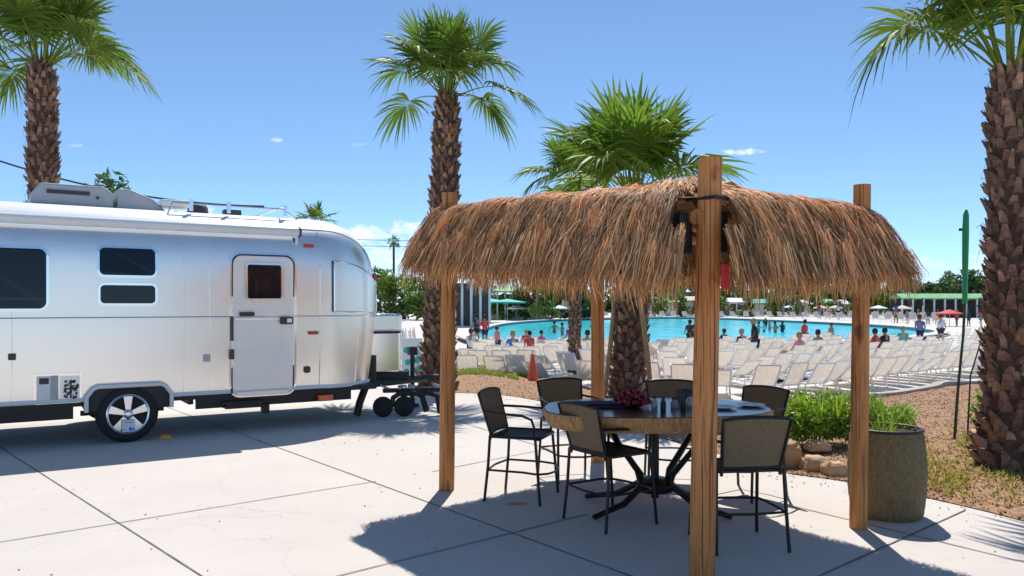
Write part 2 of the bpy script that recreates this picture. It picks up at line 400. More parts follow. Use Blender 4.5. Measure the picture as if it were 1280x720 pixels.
vs=[p for r in rows for p in r]; w=NQ+1
m.add(vs,[(i*w+j,(i+1)*w+j,(i+1)*w+j+1,i*w+j+1) for i in range(len(rows)-1) for j in range(NQ)]+[tuple(range(w))])
for zz in (1.57,1.635,ZB+.07,2.72):     # rivet rows pressed into the skin
    x=-5.5
    while x<X1:
        p=surf(x,qz(zz),.0); m.add([p+Vector((-.006,-.001,0)),p+Vector((0,-.001,-.006)),p+Vector((.006,-.001,0)),p+Vector((0,-.001,.006)),p+Vector((0,-.005,0))],[(0,1,4),(1,2,4),(2,3,4),(3,0,4)]); x+=.055
body=m.build('body',M['alu'],tr,smooth=True)
# roof cap in white sealed coating, above the awning line
m=MB(); q0=qz(2.86); rr=[]
for x in [-6.2+(X1+6.2)*k/10 for k in range(11)]: rr.append([surf(x,lerp(q0,1-q0,i/30),.006) for i in range(31)])
for k in range(1,17):
    ph=k/16*PI/2*.62; rr.append([nose(ph,lerp(q0,1-q0,i/30),.006) for i in range(31)])
m.add([p for r in rr for p in r],[(i*31+j,(i+1)*31+j,(i+1)*31+j+1,i*31+j+1) for i in range(len(rr)-1) for j in range(30)])
m.build('roof',M['roofw'],tr,smooth=True)
def stripline(m,z,x0,x1,r,off=.004,nosephi=0,n=6):
    q=qz(z); pts=[surf(x0+(x1-x0)*k/8,q,off) for k in range(9)]
    if nosephi: pts+= [nose(nosephi*k/14,q,off) for k in range(1,15)]
    m.tube(pts,r,n)
m=MB(); stripline(m,1.60,-6.2,X1,.008,nosephi=PI/2*.98); 
m.build('belt_rail',M['alu2'],tr,smooth=True)
m=MB(); stripline(m,ZB+.015,-6.2,sl(108,500)[0],.028,off=.012); stripline(m,ZB+.015,sl(214,500)[0],X1,.028,off=.012,nosephi=PI/2*.97)
m.build('rub_rail',M['trimw'],tr,smooth=True)
m=MB()
for px in (15,230,262,): 
    x=sl(px,400)[0]; m=MB(); m.tube([surf(x,qz(z),.001) for z in (ZB+.03,1.0,1.4,1.9,2.3,2.6,2.75)],.0035,5); m.build('panel_seam',M['alu2'],tr)
m=MB(); m.tube([surf(X1,qz(z),.002) for z in (ZB+.03,1.0,1.4,1.9,2.3,2.6,2.8,2.95,3.05)],.006,5)
m.build('panel_seam',M['alu2'],tr)
for ph in (.5,1.0): m=MB(); m.tube([nose(ph,qz(z),.002) for z in (ZB+.03,.9,1.2,1.55)],.005,5); m.build('panel_seam',M['alu2'],tr)
for ph in (.35,.75,1.05): m=MB(); m.tube([nose(ph,qz(z),.002) for z in (1.65,1.9,2.2,2.5,2.75,2.9)],.004,5); m.build('panel_seam',M['alu2'],tr)
def rrect(x0,x1,z0,z1,r,n=6):
    P=[]
    for cx,cz,a in ((x1-r,z1-r,0),(x0+r,z1-r,90),(x0+r,z0+r,180),(x1-r,z0+r,270)):
        for k in range(n+1):
            t=R(a+90*k/n); P.append((cx+r*math.cos(t),cz+r*math.sin(t)))
    return P
def panel(name,m_,rect,y0,y1,r=.05,parent=tr,inner=None,bevel=0,fol=True):
    P=rrect(*rect,r); mb=MB(); fy=(lambda z:yz(z)) if fol else (lambda z:0)
    if inner is None:
        mb.prism(P,y0,y1,fn=lambda x,z,y:(x,fy(z)-y,z))
    else:
        x0,x1,z0,z1=rect; Q=rrect(x0+inner,x1-inner,z0+inner,z1-inner,max(.01,r-inner)); n=len(P)
        vs=[(x,fy(z)-y1,z) for x,z in P]+[(x,fy(z)-y1,z) for x,z in Q]+[(x,fy(z)-y0,z) for x,z in P]+[(x,fy(z)-y0,z) for x,z in Q]
        fs=[]
        for i in range(n):
            j=(i+1)%n; fs+= [(i,j,n+j,n+i),(i,2*n+i,2*n+j,j),(n+i,n+j,3*n+j,3*n+i)]
        mb.add(vs,fs)
    return mb.build(name,m_,parent,bevel=bevel)
def prect(a,b): x0,z1=sl(*a); x1,z0=sl(*b); x0b=sl(a[0],b[1])[0]; return (x0,x1,min(z0,z1),max(z0,z1))
def window(a,b,r=.07,bar=False):
    rc=prect(a,b); fr=panel('window',M['glass'],rc,-.01,.018,r)
    e=.028; panel('window_frame',M['alu2'],(rc[0]-e,rc[1]+e,rc[2]-e,rc[3]+e),-.01,.028,r+.02,parent=fr,inner=e+.002)
    return rc,fr
rc,fr=window((-70,307),(58,386),.09)
mb=MB(); xm=sl(-2,350)[0]; mb.box((xm,yz(2)-.02,(rc[2]+rc[3])/2),(.02,.012,rc[3]-rc[2]-.02)); mb.box(((rc[0]+rc[1])/2,yz(2)-.02,rc[2]+.12),(rc[1]-rc[0]-.03,.012,.018)); mb.build('glazing_bar',M['seal'],fr)
window((124,309),(194,345),.07); window((125,356),(194,379.5),.06)
# door
dr=panel('door',M['doorw'],prect((291,319),(366,491)),.0,.03,.12,bevel=.004)
rc=prect((289.5,317),(368,493)); panel('door_seal',M['seal'],(rc[0],rc[1],rc[2],rc[3]),-.01,.012,.13,inner=.03)
panel('door_casing',M['alu2'],(rc[0]-.03,rc[1]+.03,rc[2]-.0,rc[3]+.03),-.01,.020,.15,inner=.028)
panel('door_window',M['glass'],prect((309,331),(350,373)),.03,.042,.03,parent=dr)
panel('door_window_frame',M['alu2'],prect((306,328),(353,376)),.03,.048,.05,parent=dr,inner=.028)
h=panel('door_handle',M['seal'],prect((349,396),(365,405)),.03,.06,.02,parent=dr)
panel('door_latch',M['chrome'],prect((357,398),(363,403)),.06,.075,.01,parent=dr)
panel('grab_handle',M['seal'],prect((298.5,390),(317,395)),.03,.055,.02,parent=dr)
mb=MB(); x,z=sl(291,399); mb.box(((sl(291,399)[0]+sl(366,399)[0])/2,yz(1.6)-.034,z),(sl(366,399)[0]-sl(291,399)[0]-.05,.01,.014)); mb.build('door_belt',M['alu2'],dr)
for a,b in (((288,396),(291,426)),((286.5,437),(292,449)),((288.5,486),(291,492))):
    panel('hinge',M['seal'],prect(a,b),.0,.045,.006)
# service panels and small fittings
vp=panel('vent_panel',M['alu2'],prect((42,468),(102,503)),.0,.015,.02,inner=.02)
panel('vent_box',M['trimw'],prect((46,471),(63,501)),.0,.012,.01,parent=vp)
panel('vent_slot',M['seal'],prect((49,473),(61,480)),.012,.02,.005,parent=vp)
panel('vent_backing',M['plasticg'],prect((63,470),(73,501)),.0,.01,.005,parent=vp)
panel('vent_grille',M['doorw'],prect((75,471),(101,500)),.0,.012,.008,parent=vp)
mb=MB(); rc=prect((80,475),(97,497))
mb.box(((rc[0]+rc[1])/2,yz(.8)-.013,(rc[2]+rc[3])/2),(rc[1]-rc[0],.004,.02)); mb.box(((rc[0]+rc[1])/2,yz(.8)-.013,(rc[2]+rc[3])/2),(.02,.004,rc[3]-rc[2]))
for i in range(34):
    a=U(rc[0],rc[1]); b=U(rc[2],rc[3]); mb.box((a,yz(.8)-.018,b),(U(.01,.04),.012,U(.01,.035)),m=Matrix.Rotation(U(0,3),3,'Y'))
mb.build('vent_fins',M['seal'],vp)
panel('power_inlet',M['seal'],prect((10,442),(20,450)),.0,.02,.01)
panel('access_cap',M['plasticg'],prect((254,443),(263,452)),.0,.008,.01)
panel('step_light',M['seal'],prect((380,458),(388,466)),.0,.02,.03)
def lamp(name,c,m_,sz=(.09,.03,.035)):
    mb=MB(); mb.box(c,sz); return mb.build(name,m_,tr,bevel=.008)
for px,py in ((387,307),(391,416)):
    x,z=sl(px,py); lamp('marker_light',(x,yz(z)-.012,z),M['red'],(.15,.04,.05))
p=nose(1.0,qz(2.60),.02); lamp('marker_light',p,M['red'],(.05,.08,.10))
x,z=sl(408,495); lamp('signal_light',(x,.06,z-.03),M['orange'],(.22,.10,.09))
# wheel arch + wheel
rc=prect((111,484),(211,520)); cx=(rc[0]+rc[1])/2
P=[(rc[0]-.03,.42),(rc[0]-.03,.60),(rc[0]+.04,rc[3]-.03),(rc[0]+.10,rc[3]),(rc[1]-.10,rc[3]),(rc[1]-.04,rc[3]-.03),(rc[1]+.03,.60),(rc[1]+.03,.42)]
mb=MB(); pts=[Vector((x,.0,z)) for x,z in P]; mb.tube([p+Vector((0,-.03,0)) for p in pts],.028,8); mb.build('wheel_arch',M['trimw'],tr,smooth=True)
mb=MB(); mb.prism(P,-.006,.012,fn=lambda x,z,y:(x,yz(.7)-y-.0,z)); mb.build('wheel_well',M['black'],tr)
wx=0.0; RT=.365
def axis_m(): return Matrix.Rotation(R(90),3,'X')
wh=bpy.data.objects.new('wheel',None); col.objects.link(wh); wh.parent=tr; wh.location=(wx,-.02,RT)
mb=MB(); mb.lathe([(.235,-.02),(.25,-.005),(.30,.0),(.345,-.015),(.365,-.05),(.365,-.20),(.33,-.235),(.24,-.235)],40,m=Matrix.Rotation(R(90),3,'X')); mb.build('tyre',M['rubber'],wh,smooth=True)
mb=MB(); mb.lathe([(.245,-.04),(.255,.002),(.242,.010),(.228,.004),(.222,-.05),(.21,-.06)],40,m=Matrix.Rotation(R(90),3,'X'),cap=False)
mb.build('rim',M['chrome'],wh,smooth=True)
mb=MB(); mb.lathe([(.0,-.07),(.225,-.07),(.225,-.075)],32,m=Matrix.Rotation(R(90),3,'X'),cap=False); mb.build('brake_disc',M['black'],wh)
mb=MB()
for k in range(5):
    a=R(90+72*k); ca,sa=math.cos(a),math.sin(a)
    def pt(r,t,y): return (r*ca-t*sa,y,r*sa+t*ca)
    mb.add([pt(.05,-.03,-.0),pt(.05,.03,-.0),pt(.232,.055,.0),pt(.232,-.055,.0),pt(.05,-.03,.05),pt(.05,.03,.05),pt(.232,.055,.03),pt(.232,-.055,.03)],[(0,1,2,3),(0,4,5,1),(3,2,6,7),(0,3,7,4),(1,5,6,2)])
mb.lathe([(.06,-.03),(.062,.012),(.045,.02),(.03,.032),(.0,.034)],20,m=Matrix.Rotation(R(90),3,'X'),cap=False)
mb.build('spokes',M['chrome'],wh,bevel=.004)
cd=thing('price_card',T0+TD*(-.0)-TN*(.065)+Vector((0,0,.145)),ang,'small white card with blue print leaning against the trailer wheel rim','card')
mb=MB(); mb.box((-.0,0,.075),(.15,.004,.15)); mb.build('card',M['paper'],cd)
for c_,z_ in (((.02,-.004,.035),(.03,.003,.045)),((.055,-.004,.03),(.018,.003,.035)),((-.045,-.004,.025),(.02,.003,.014)),((0,-.004,.12),(.08,.003,.008))):
    mb=MB(); mb.box(c_,z_); mb.build('card_print',M['blue'],cd)
ck=thing('wheel_chock',G(207,549.5)+TN*.06,ang,'small orange wedge chock on the ground by the trailer tyre','chock')
mb=MB(); mb.prism([(-.09,0),(.10,0),(.06,.05),(-.03,.06)],-.04,.04,fn=lambda x,z,y:(x,y,z)); mb.build('wedge',M['yellowwood'],ck,bevel=.006)
# chassis
mb=MB(); mb.box((-3.2,.25,.44),(5.2-.0,.06,.24)); mb.box((1.95,.15,.45),(2.2,.06,.20)); mb.box((1.75,2.2,.50),(2.1,.06,.12)); mb.box((-2.9,2.2,.5),(5.4,.06,.12)); mb.box((-1.2,HW,.52),(9.3,2.3,.07))
for x in(-2,-1,.8,1.9,2.8): mb.box((x,HW,.46),(.06,2.1,.10))
mb.build('chassis',M['black'],tr)
mb=MB(); x,_=sl(307,512); mb.box((x,.2,.38),(.5,.3,.10)); mb.box((x+.3,.12,.30),(.10,.10,.14)); mb.box((x-.1,.05,.42),(.4,.05,.03)); mb.build('entry_step',M['black'],tr,bevel=.005)
mb=MB(); mb.tube([(.3,HW,.33),(.3,.15,.33)],.04,8); mb.box((.0,.5,.35),(1.0,.08,.06)); mb.build('axle',M['black'],tr)
# other wheel pair far side
mb=MB(); mb.lathe([(.0,0),(.30,.0),(.345,-.015),(.365,-.05),(.365,-.20),(.33,-.235),(0,-.235)],28,m=Matrix.Rotation(R(90),3,'X'),c=(0,2.25,RT),cap=False); mb.build('far_tyre',M['rubber'],tr,smooth=True)
# awning
x0=-6.2; x1=sl(374,300)[0]; za=2.785; ya=yz(za)-.075
aw=MB(); aw.tube([(x0,ya,za+.02),(x1,ya,za+.02)],.062,14); aw=aw.build('awning_roll',M['trimw'],tr,smooth=True)
mb=MB(); mb.box(((x0+x1)/2,ya+.04,za+.075),(x1-x0,.10,.02)); mb.box(((x0+x1)/2,ya+.03,za-.055),(x1-x0,.05,.018)); mb.build('awning_rail',M['alu2'],aw)
mb=MB(); mb.lathe([(.0,0),(.072,0),(.072,.03),(.0,.03)],16,c=(x1,ya,za+.02),m=Matrix.Rotation(R(90),3,'Y'),cap=False); mb.build('awning_end_cap',M['seal'],aw)
mb=MB(); xz=sl(374,424)[1]; mb.box((x1-.02,ya+.02,(za+xz)/2-.02),(.045,.035,za-xz)); o1=mb.build('awning_arm',M['trimw'],tr,bevel=.006)
mb=MB(); mb.box((x1-.055,ya+.03,(za+xz)/2-.02),(.02,.03,za-xz)); mb.build('arm_channel',M['seal'],o1)
# front wrap window / stone guard and lower front panel
mb=MB(); 
gp=[]
for i in range(13):
    for j in range(11):
        ph=lerp(.12,1.15,i/12); q=lerp(qz(1.66),qz(2.40),j/10); gp.append(nose(ph,q,.022))
mb.add(gp,[(i*11+j,(i+1)*11+j,(i+1)*11+j+1,i*11+j+1) for i in range(12) for j in range(10)])
edge=[gp[j] for j in range(11)]+[gp[i*11+10] for i in range(1,13)]+[gp[12*11+j] for j in range(9,-1,-1)]+[gp[i*11] for i in range(11,-1,-1)]
sg=mb.build('front_panel',M['alu'],tr,smooth=True)
mb=MB(); mb.tube(edge,.012,6,cap=False); mb.build('panel_gasket',M['alu2'],sg,smooth=True)
mb=MB(); mb.tube([p+Vector((-.012,0,0)) for p in edge[:11]],.011,6); mb.build('panel_hinge',M['seal'],sg,smooth=True)
# roof equipment
def onroof(px,py,yoff=HW): return sl(px,py,yoff)
ax0=sl(38,262,.55)[0]; ax1=sl(145,262,.55)[0]; zr=3.08
mb=MB(); L_=ax1-ax0
mb.prism([(0,.0),(.0,.12),(.12,.28),(L_-.12,.28),(L_,.20),(L_,0)],-.42,.42,fn=lambda x,z,y:(ax0+x,HW+y,zr+z)); ac=mb.build('air_conditioner',M['plasticg'],tr,bevel=.025)
mb=MB()
mb.prism([(0,.0),(.0,.27),(.16,.27),(.45,.16),(.62,.0)],-.40,.40,fn=lambda x,z,y:(ax1+.05+x,HW+y,zr+z)); mb.build('air_scoop',M['plasticg'],tr,bevel=.02)
mb=MB(); mb.box((ax0+L_*.45,HW-.425,zr+.17),(.5,.02,.05)); mb.lathe([(0,0),(.02,0),(.02,.02),(0,.02)],10,c=(ax0+L_*.8,HW-.43,zr+.12),m=Matrix.Rotation(R(90),3,'X'),cap=False); mb.box((ax0+L_*.5,HW,zr-.01),(L_*.96,.7,.04)); mb.build('air_conditioner_base',M['seal'],ac)
ra0=sl(210,262,.4)[0]; ra1=sl(357,270,.4)[0]
mb=MB(); 
for yy in (.42,2.08): mb.tube([(ra0,yy,3.0),(ra0+.06,yy,3.16),(ra1-.06,yy,3.16),(ra1+.0,yy,3.14),(ra1+.25,yy,2.96)],.014,6)
for x in (ra0+.3,ra1-.0,(ra0+ra1)/2): mb.box((x,.42,3.14),(.05,.03,.16))
mb.tube([(ra1,.42,3.21),(ra1,2.08,3.21)],.014,6)
mb.build('roof_rack',M['alu2'],tr,smooth=True)
mb=MB(); 
xv=sl(218,262,.9)[0]; mb.box((xv,HW-.3,3.19),(.40,.40,.10)); mb.build('roof_vent',M['trimw'],tr,bevel=.03)
mb=MB(); xv=sl(250,262,.9)[0]; mb.lathe([(.0,.16),(.10,.15),(.14,.10),(.15,0)],16,c=(xv,HW-.2,3.08),cap=False); mb.build('antenna_dome',M['seal'],tr,smooth=True); mb=MB(); xv=sl(297,262,.9)[0]; mb.box((xv,HW,3.14),(.25,.16,.12)); mb.build('antenna_base',M['seal'],tr,bevel=.01)
# tongue, tank cover
tipx=X1+LN
tc0=tipx-.22
mb=MB(); zz0=sl(480,463,HW)[1]; zz1=sl(480,392,HW)[1]
xa=tipx-.35; xb=sl(503,440,HW-.35)[0]
def tcov(x,y,z): return (x,HW+y,z)
zm=lerp(zz0,zz1,.68)
mb.prism([(xa,-.36),(xb-.06,-.36),(xb,-.30),(xb,.30),(xb-.06,.36),(xa,.36)],zz0,zm,fn=tcov)
tcv=mb.build('tank_cover',M['alu2'],tr,bevel=.02)
mb=MB(); mb.prism([(xa,-.38),(xb-.04,-.38),(xb+.01,-.32),(xb+.01,.32),(xb-.04,.38),(xa,.38)],zm+.012,zz1,fn=tcov); mb.build('tank_lid',M['alu'],tcv,bevel=.05)
mb=MB(); mb.prism([(xa,-.37),(xb-.05,-.37),(xb+.005,-.31),(xb+.005,.31),(xb-.05,.37),(xa,.37)],zm,zm+.014,fn=tcov); mb.build('tank_seal',M['seal'],tcv)
hx=xb+.60
mb=MB(); mb.tube([(X1+.2,HW-.95,.50),(hx,HW-.03,.48)],.055,6); mb.tube([(X1+.2,HW+.95,.50),(hx,HW+.03,.48)],.055,6); mb.box((hx+.08,HW,.49),(.34,.12,.11)); mb.box((xb-.15,HW,.58),(.6,.6,.12))
mb.build('tow_hitch',M['black'],tr,bevel=.008)
mb=MB(); mb.tube([(hx-.25,HW,.16),(hx-.25,HW,1.0)],.038,10); mb.tube([(hx-.25,HW,.16),(hx-.25,HW,.0)],.05,10); mb.box((hx-.25,HW,.97),(.14,.12,.14)); mb.box((hx-.25,HW,.04),(.18,.18,.05)); mb.build('tongue_jack',M['black'],tr,bevel=.006)
mb=MB(); mb.tube([(xa+.25,HW-.45,.95),(xa+.25,HW-.45,.55)],.09,10); mb.build('gas_regulator',M['black'],tr,smooth=True)
mb=MB(); mb.tube([(xa+.2,HW-.5,.6),(xa+.0,HW-.6,.22),(xa-.05,HW-.6,.02)],.06,8); mb.build('stabiliser_leg',M['black'],tr,smooth=True)
# dolly/bench of hitch gear standing at the tongue
hd=thing('hitch_dolly',G(517,520),ang*.4,'low dark wheeled dolly with arched legs standing at the trailer hitch','dolly')
mb=MB(); 
mb.tube([(-.35,0,.16),(-.32,0,.3),(-.22,0,.36),(.25,0,.36),(.38,0,.30),(.42,0,.03)],.045,8); mb.box((0,.12,.40),(.95,.16,.06)); mb.tube([(.05,.1,.36),(.15,.12,.3),(.22,.1,.05)],.05,8); mb.box((.62,.05,.2),(.08,.08,.40)); mb.box((.4,.1,.42),(.5,.12,.05))
mb.build('arched_frame',M['black'],hd,bevel=.01)
mb=MB()
for i in range(9):
    mb=MB(); mb.box((U(-.45,.7),U(.02,.2),U(.43,.48)),(U(.06,.16),U(.04,.1),U(.02,.05)),m=Matrix.Rotation(U(-.5,.5),3,'Y')@Matrix.Rotation(U(0,3),3,'Z')); mb.build('hitch_part',M['plasticg'],hd,bevel=.004)
for x in(-.38,-.05):
    mb=MB(); mb.lathe([(.0,-.05),(.13,-.05),(.16,-.03),(.16,.03),(.13,.05),(.0,.05)],20,c=(x-.1,0,.16),m=Matrix.Rotation(R(90),3,'X'),cap=False); mb.build('wheel',M['rubber'],hd,smooth=True)
# ------------------------------------------------------------------ thatched shelter
N_=G(877,728); L_p=G(558,612); R_p=G(1073,660); B_p=L_p+R_p-N_+Vector((.06,.15,0))
CORN=[N_,R_p,B_p,L_p]; ZBM=[2.41,2.45,2.52,2.60]; ZH=[1.86,1.95,2.02,2.09]
E1=Vector((1.38,6.30,2.72)); E2=Vector((.45,7.9,2.78))
hc=sum(CORN,Vector())/4
sh=thing('thatched_shelter',(hc.x,hc.y,0),0,'open shelter with shaggy brown thatched roof on four round wooden posts','shelter')
OFF=Vector((hc.x,hc.y,0))
for c,tz,px,r,lean in ((N_,2.68,888,.078,.055),(R_p,2.70,1078,.066,.03),(B_p,2.62,754,.075,.0),(L_p,2.82,563,.072,.03)):
    mb=MB(); n=18; k=16; vs=[]
    pts=[c-OFF+Vector((lean*t/k,0,tz*t/k)) for t in range(k+1)]
    for i,p in enumerate(pts):
        for j in range(n):
            a=2*PI*j/n; rr_=r*(1.03-.06*i/k)*(1+.05*noise2(math.cos(a)*1.5,i*.25+math.sin(a),px*.1)); vs.append((p.x+rr_*math.cos(a),p.y+rr_*math.sin(a),p.z))
    mb.add(vs,[(i*n+j,i*n+(j+1)%n,(i+1)*n+(j+1)%n,(i+1)*n+j) for i in range(k) for j in range(n)]+[tuple(k*n+j for j in range(n))])
    mb.build('post',M['wood'],sh,smooth=True)
per=[(CORN[(i+1)%4]-CORN[i]).length for i in range(4)]; PT=sum(per)
def beamz(i,t): return lerp(ZBM[i],ZBM[(i+1)%4],t)
def roofpt(s,v,off=0):                    # s metres round the beam, v 0 ridge 1 beam 2 hem
    s%=PT; i=0
    while s>per[i]: s-=per[i]; i+=1
    t=s/per[i]; a=CORN[i]; b=CORN[(i+1)%4]
    p=a.lerp(b,t); zb=beamz(i,t)+.02+(.0 if i==0 else .03)*math.sin(PI*t); zh=lerp(ZH[i],ZH[(i+1)%4],t)
    e=(b-a).normalized(); n=Vector((e.y,-e.x,0)); 
    if n.dot(p-hc)<0: n=-n
    # blended outward direction near corners
    cn=0
    dd=(p-hc); dd.z=0
    k=min(t*per[i],(1-t)*per[i]); wgt=max(0,1-k/.45)
    j=i if t<.5 else (i+1)%4
    pe=(CORN[j]-CORN[j-1]).normalized(); ne=(CORN[(j+1)%4]-CORN[j]).normalized()
    cd_=(pe-ne).normalized(); cd_.z=0
    out=(n*(1-wgt*.5)+cd_*(wgt*.5)).normalized()
    if v<=1:
        if i==0: r=E1
        elif i==1: r=E1.lerp(E2,t)
        elif i==2: r=E2
        else: r=E2.lerp(E1,t)
        xy=r.lerp(p+n*.06,v); z=lerp(r.z,zb,v**.68)
        q=Vector((xy.x,xy.y,z+off))
    else:
        w=v-1; ou=.06+.33*w**.85*(1+.12*wgt); z=zb-(zb-zh)*(w**1.25)
        q=p+out*(ou+off*.8); q=Vector((q.x,q.y,z+off*.5))
    q+= Vector((0,0,.025*noise2(q.x*3,q.y*3,q.z*2)))
    return q
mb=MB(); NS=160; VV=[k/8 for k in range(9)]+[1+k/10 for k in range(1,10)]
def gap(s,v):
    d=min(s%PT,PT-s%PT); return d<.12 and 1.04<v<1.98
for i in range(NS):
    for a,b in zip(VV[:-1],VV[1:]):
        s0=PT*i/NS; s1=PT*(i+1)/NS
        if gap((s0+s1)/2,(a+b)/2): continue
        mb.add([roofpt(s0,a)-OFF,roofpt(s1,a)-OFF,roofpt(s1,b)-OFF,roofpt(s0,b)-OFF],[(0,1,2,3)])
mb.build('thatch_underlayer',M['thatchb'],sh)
mb=MB()
def strand(mb,s,v0,ln,off,w):
    # march downslope
    pts=[]; v=v0; dcr=min((s-q_)%PT if (s-q_)%PT<PT/2 else PT-(s-q_)%PT for q_ in (0,per[0],per[0]+per[1],PT-per[3])); sdrift=(random.gauss(0,.20)+.45*noise2(s*4,v0*4,9))*min(1,dcr/.5); ds=0; seg=4
    for k in range(seg+1):
        t=k/seg
        if v<=2.0: p=roofpt(s+ds,min(v,2),off*(1-.3*t))
        else:
            p=roofpt(s+ds,2,off); p=p+Vector((0,0,-(v-2)*.62))
        pts.append(p)
        vl=1.0 if v<1 else .74
        v+=ln/seg/(vl if v<1 else .74); ds+=sdrift*ln/seg
    lift=Vector((U(-.02,.02),U(-.02,.02),U(-.01,.035)))
    mid=len(pts)//2
    a=(pts[-1]-pts[0]); side=a.cross(Vector((U(-.4,.4),U(-.4,.4),1)))
    if side.length<.05: side=a.cross(Vector((pts[0].y-hc.y,-(pts[0].x-hc.x),0)))
    # blade faces outwards: side lies along the eave
    q0=roofpt(s-.03,min(v0,2)); q1=roofpt(s+.03,min(v0,2)); side=(q1-q0)
    if side.length<1e-4: side=Vector((1,0,0))
    side.normalize(); side=(side+Vector((U(-.5,.5),U(-.5,.5),U(-.5,.5)))).normalized()
    vs=[]
    for k,p in enumerate(pts):
        t=k/seg; ww=w*(1-.75*t**2)*.5
        vs+= [p-OFF-side*ww+lift*t,p-OFF+side*ww+lift*t]
    mb.add(vs,[(2*k,2*k+1,2*k+3,2*k+2) for k in range(seg)])
for i in range(56000):
    s=U(0,PT); v0=random.choice([U(0,.95)]*2+[U(.9,1.75)]*5)
    if v0>.9 and v0<1.45 and gap(s,v0): continue
    d=min(s%PT,PT-s%PT)
    if d<.12 and .93<v0<1.06: continue
    ln=U(.12,.36) if v0>.7 else U(.15,.35)
    if v0<.9 and random.random()<.3: continue
    g=math.exp(random.gauss(-.42,.62)); 
    tint=U(.8,1.05); mb.tone=(g,g*tint*.95,g*tint*U(.75,1))
    if d<.14 and v0<1.06 and v0+ln/.74>1.1: continue
    cl=.9*noise2(s*5,v0*3.5,1)+.7*noise2(s*16,v0*6,4)
    g*=math.exp(cl); mb.tone=(g,g*tint*.95,g*tint*U(.75,1))
    g=min(g,1.25); mb.tone=(g,g*tint*.95,g*tint*U(.75,1))
    if random.random()<.25: gg=min(1.5,g*1.8); mb.tone=(gg,gg*1.08,gg*1.25)
    strand(mb,s,v0,ln,U(.002,.06)+.07*max(0,cl)*U(.3,1),U(.005,.012))
for i in range(3500):                     # ragged hem
    s=U(0,PT); g=math.exp(random.gauss(-.2,.4)); mb.tone=(g,g*.88,g*.72)
    strand(mb,s,U(1.7,1.95),U(.12,.30),U(-.03,.04),U(.006,.014))
for i in range(900):                      # ridge tufts
    s=U(0,PT); g=math.exp(random.gauss(.0,.3)); mb.tone=(g,g*.9,g*.78)
    strand(mb,s,U(-.0,.12),U(.15,.35),U(.02,.06),U(.008,.016))
mb.build('thatch',M['thatch'],sh)
mb=MB()
for i in range(4):
    a=CORN[i]-OFF+Vector((0,0,ZBM[i]-.10)); b=CORN[(i+1)%4]-OFF+Vector((0,0,ZBM[(i+1)%4]-.10)); d=(b-a).normalized()
    mb.tube([a-d*.05,b+d*.05],.05,10)
for i in range(1,6):
    t=i/6; a=CORN[0].lerp(CORN[3],t)-OFF; b=CORN[1].lerp(CORN[2],t)-OFF; mb.tube([a+Vector((0,0,lerp(ZBM[0],ZBM[3],t)-.05)),(a+b)/2+Vector((0,0,2.68)),b+Vector((0,0,lerp(ZBM[1],ZBM[2],t)-.05))],.028,8)
mb.tube([E1-OFF-Vector((0,0,.08)),E2-OFF-Vector((0,0,.08))],.035,8)
for c,z,e in ((N_,ZBM[0],E1),(R_p,ZBM[1],E1),(B_p,ZBM[2],E2),(L_p,ZBM[3],E2)): mb.tube([c-OFF+Vector((0,0,z-.05)),e-OFF-Vector((0,0,.1))],.03,8)
mb.build('roof_beams',M['wood'],sh,smooth=True)
mb=MB(); mb.box(N_-OFF+Vector((.10,.02,2.21)),(.11,.09,.26),rz=.4); mb.box(N_-OFF+Vector((-.11,.06,2.21)),(.10,.09,.26),rz=.4); mb.build('gap_shade_box',M['black'],sh,bevel=.01)  # added black boxes standing in for the shade inside the corner thatch gap
mb=MB(); mb.box(N_-OFF+Vector((.125,-.09,1.93)),(.05,.02,.16),rz=.3); mb.build('red_tag',M['redfab'],sh,bevel=.006)
mb=MB(); c=N_-OFF; e1=(R_p-N_).normalized(); e2=(L_p-N_).normalized()
mb.tube([c+e2*.22+Vector((.05,-.10,2.425)),c+Vector((.05,-.14,2.42)),c+e1*.22+Vector((.05,-.10,2.425))],.012,6); mb.build('wire_tie',M['black'],sh)
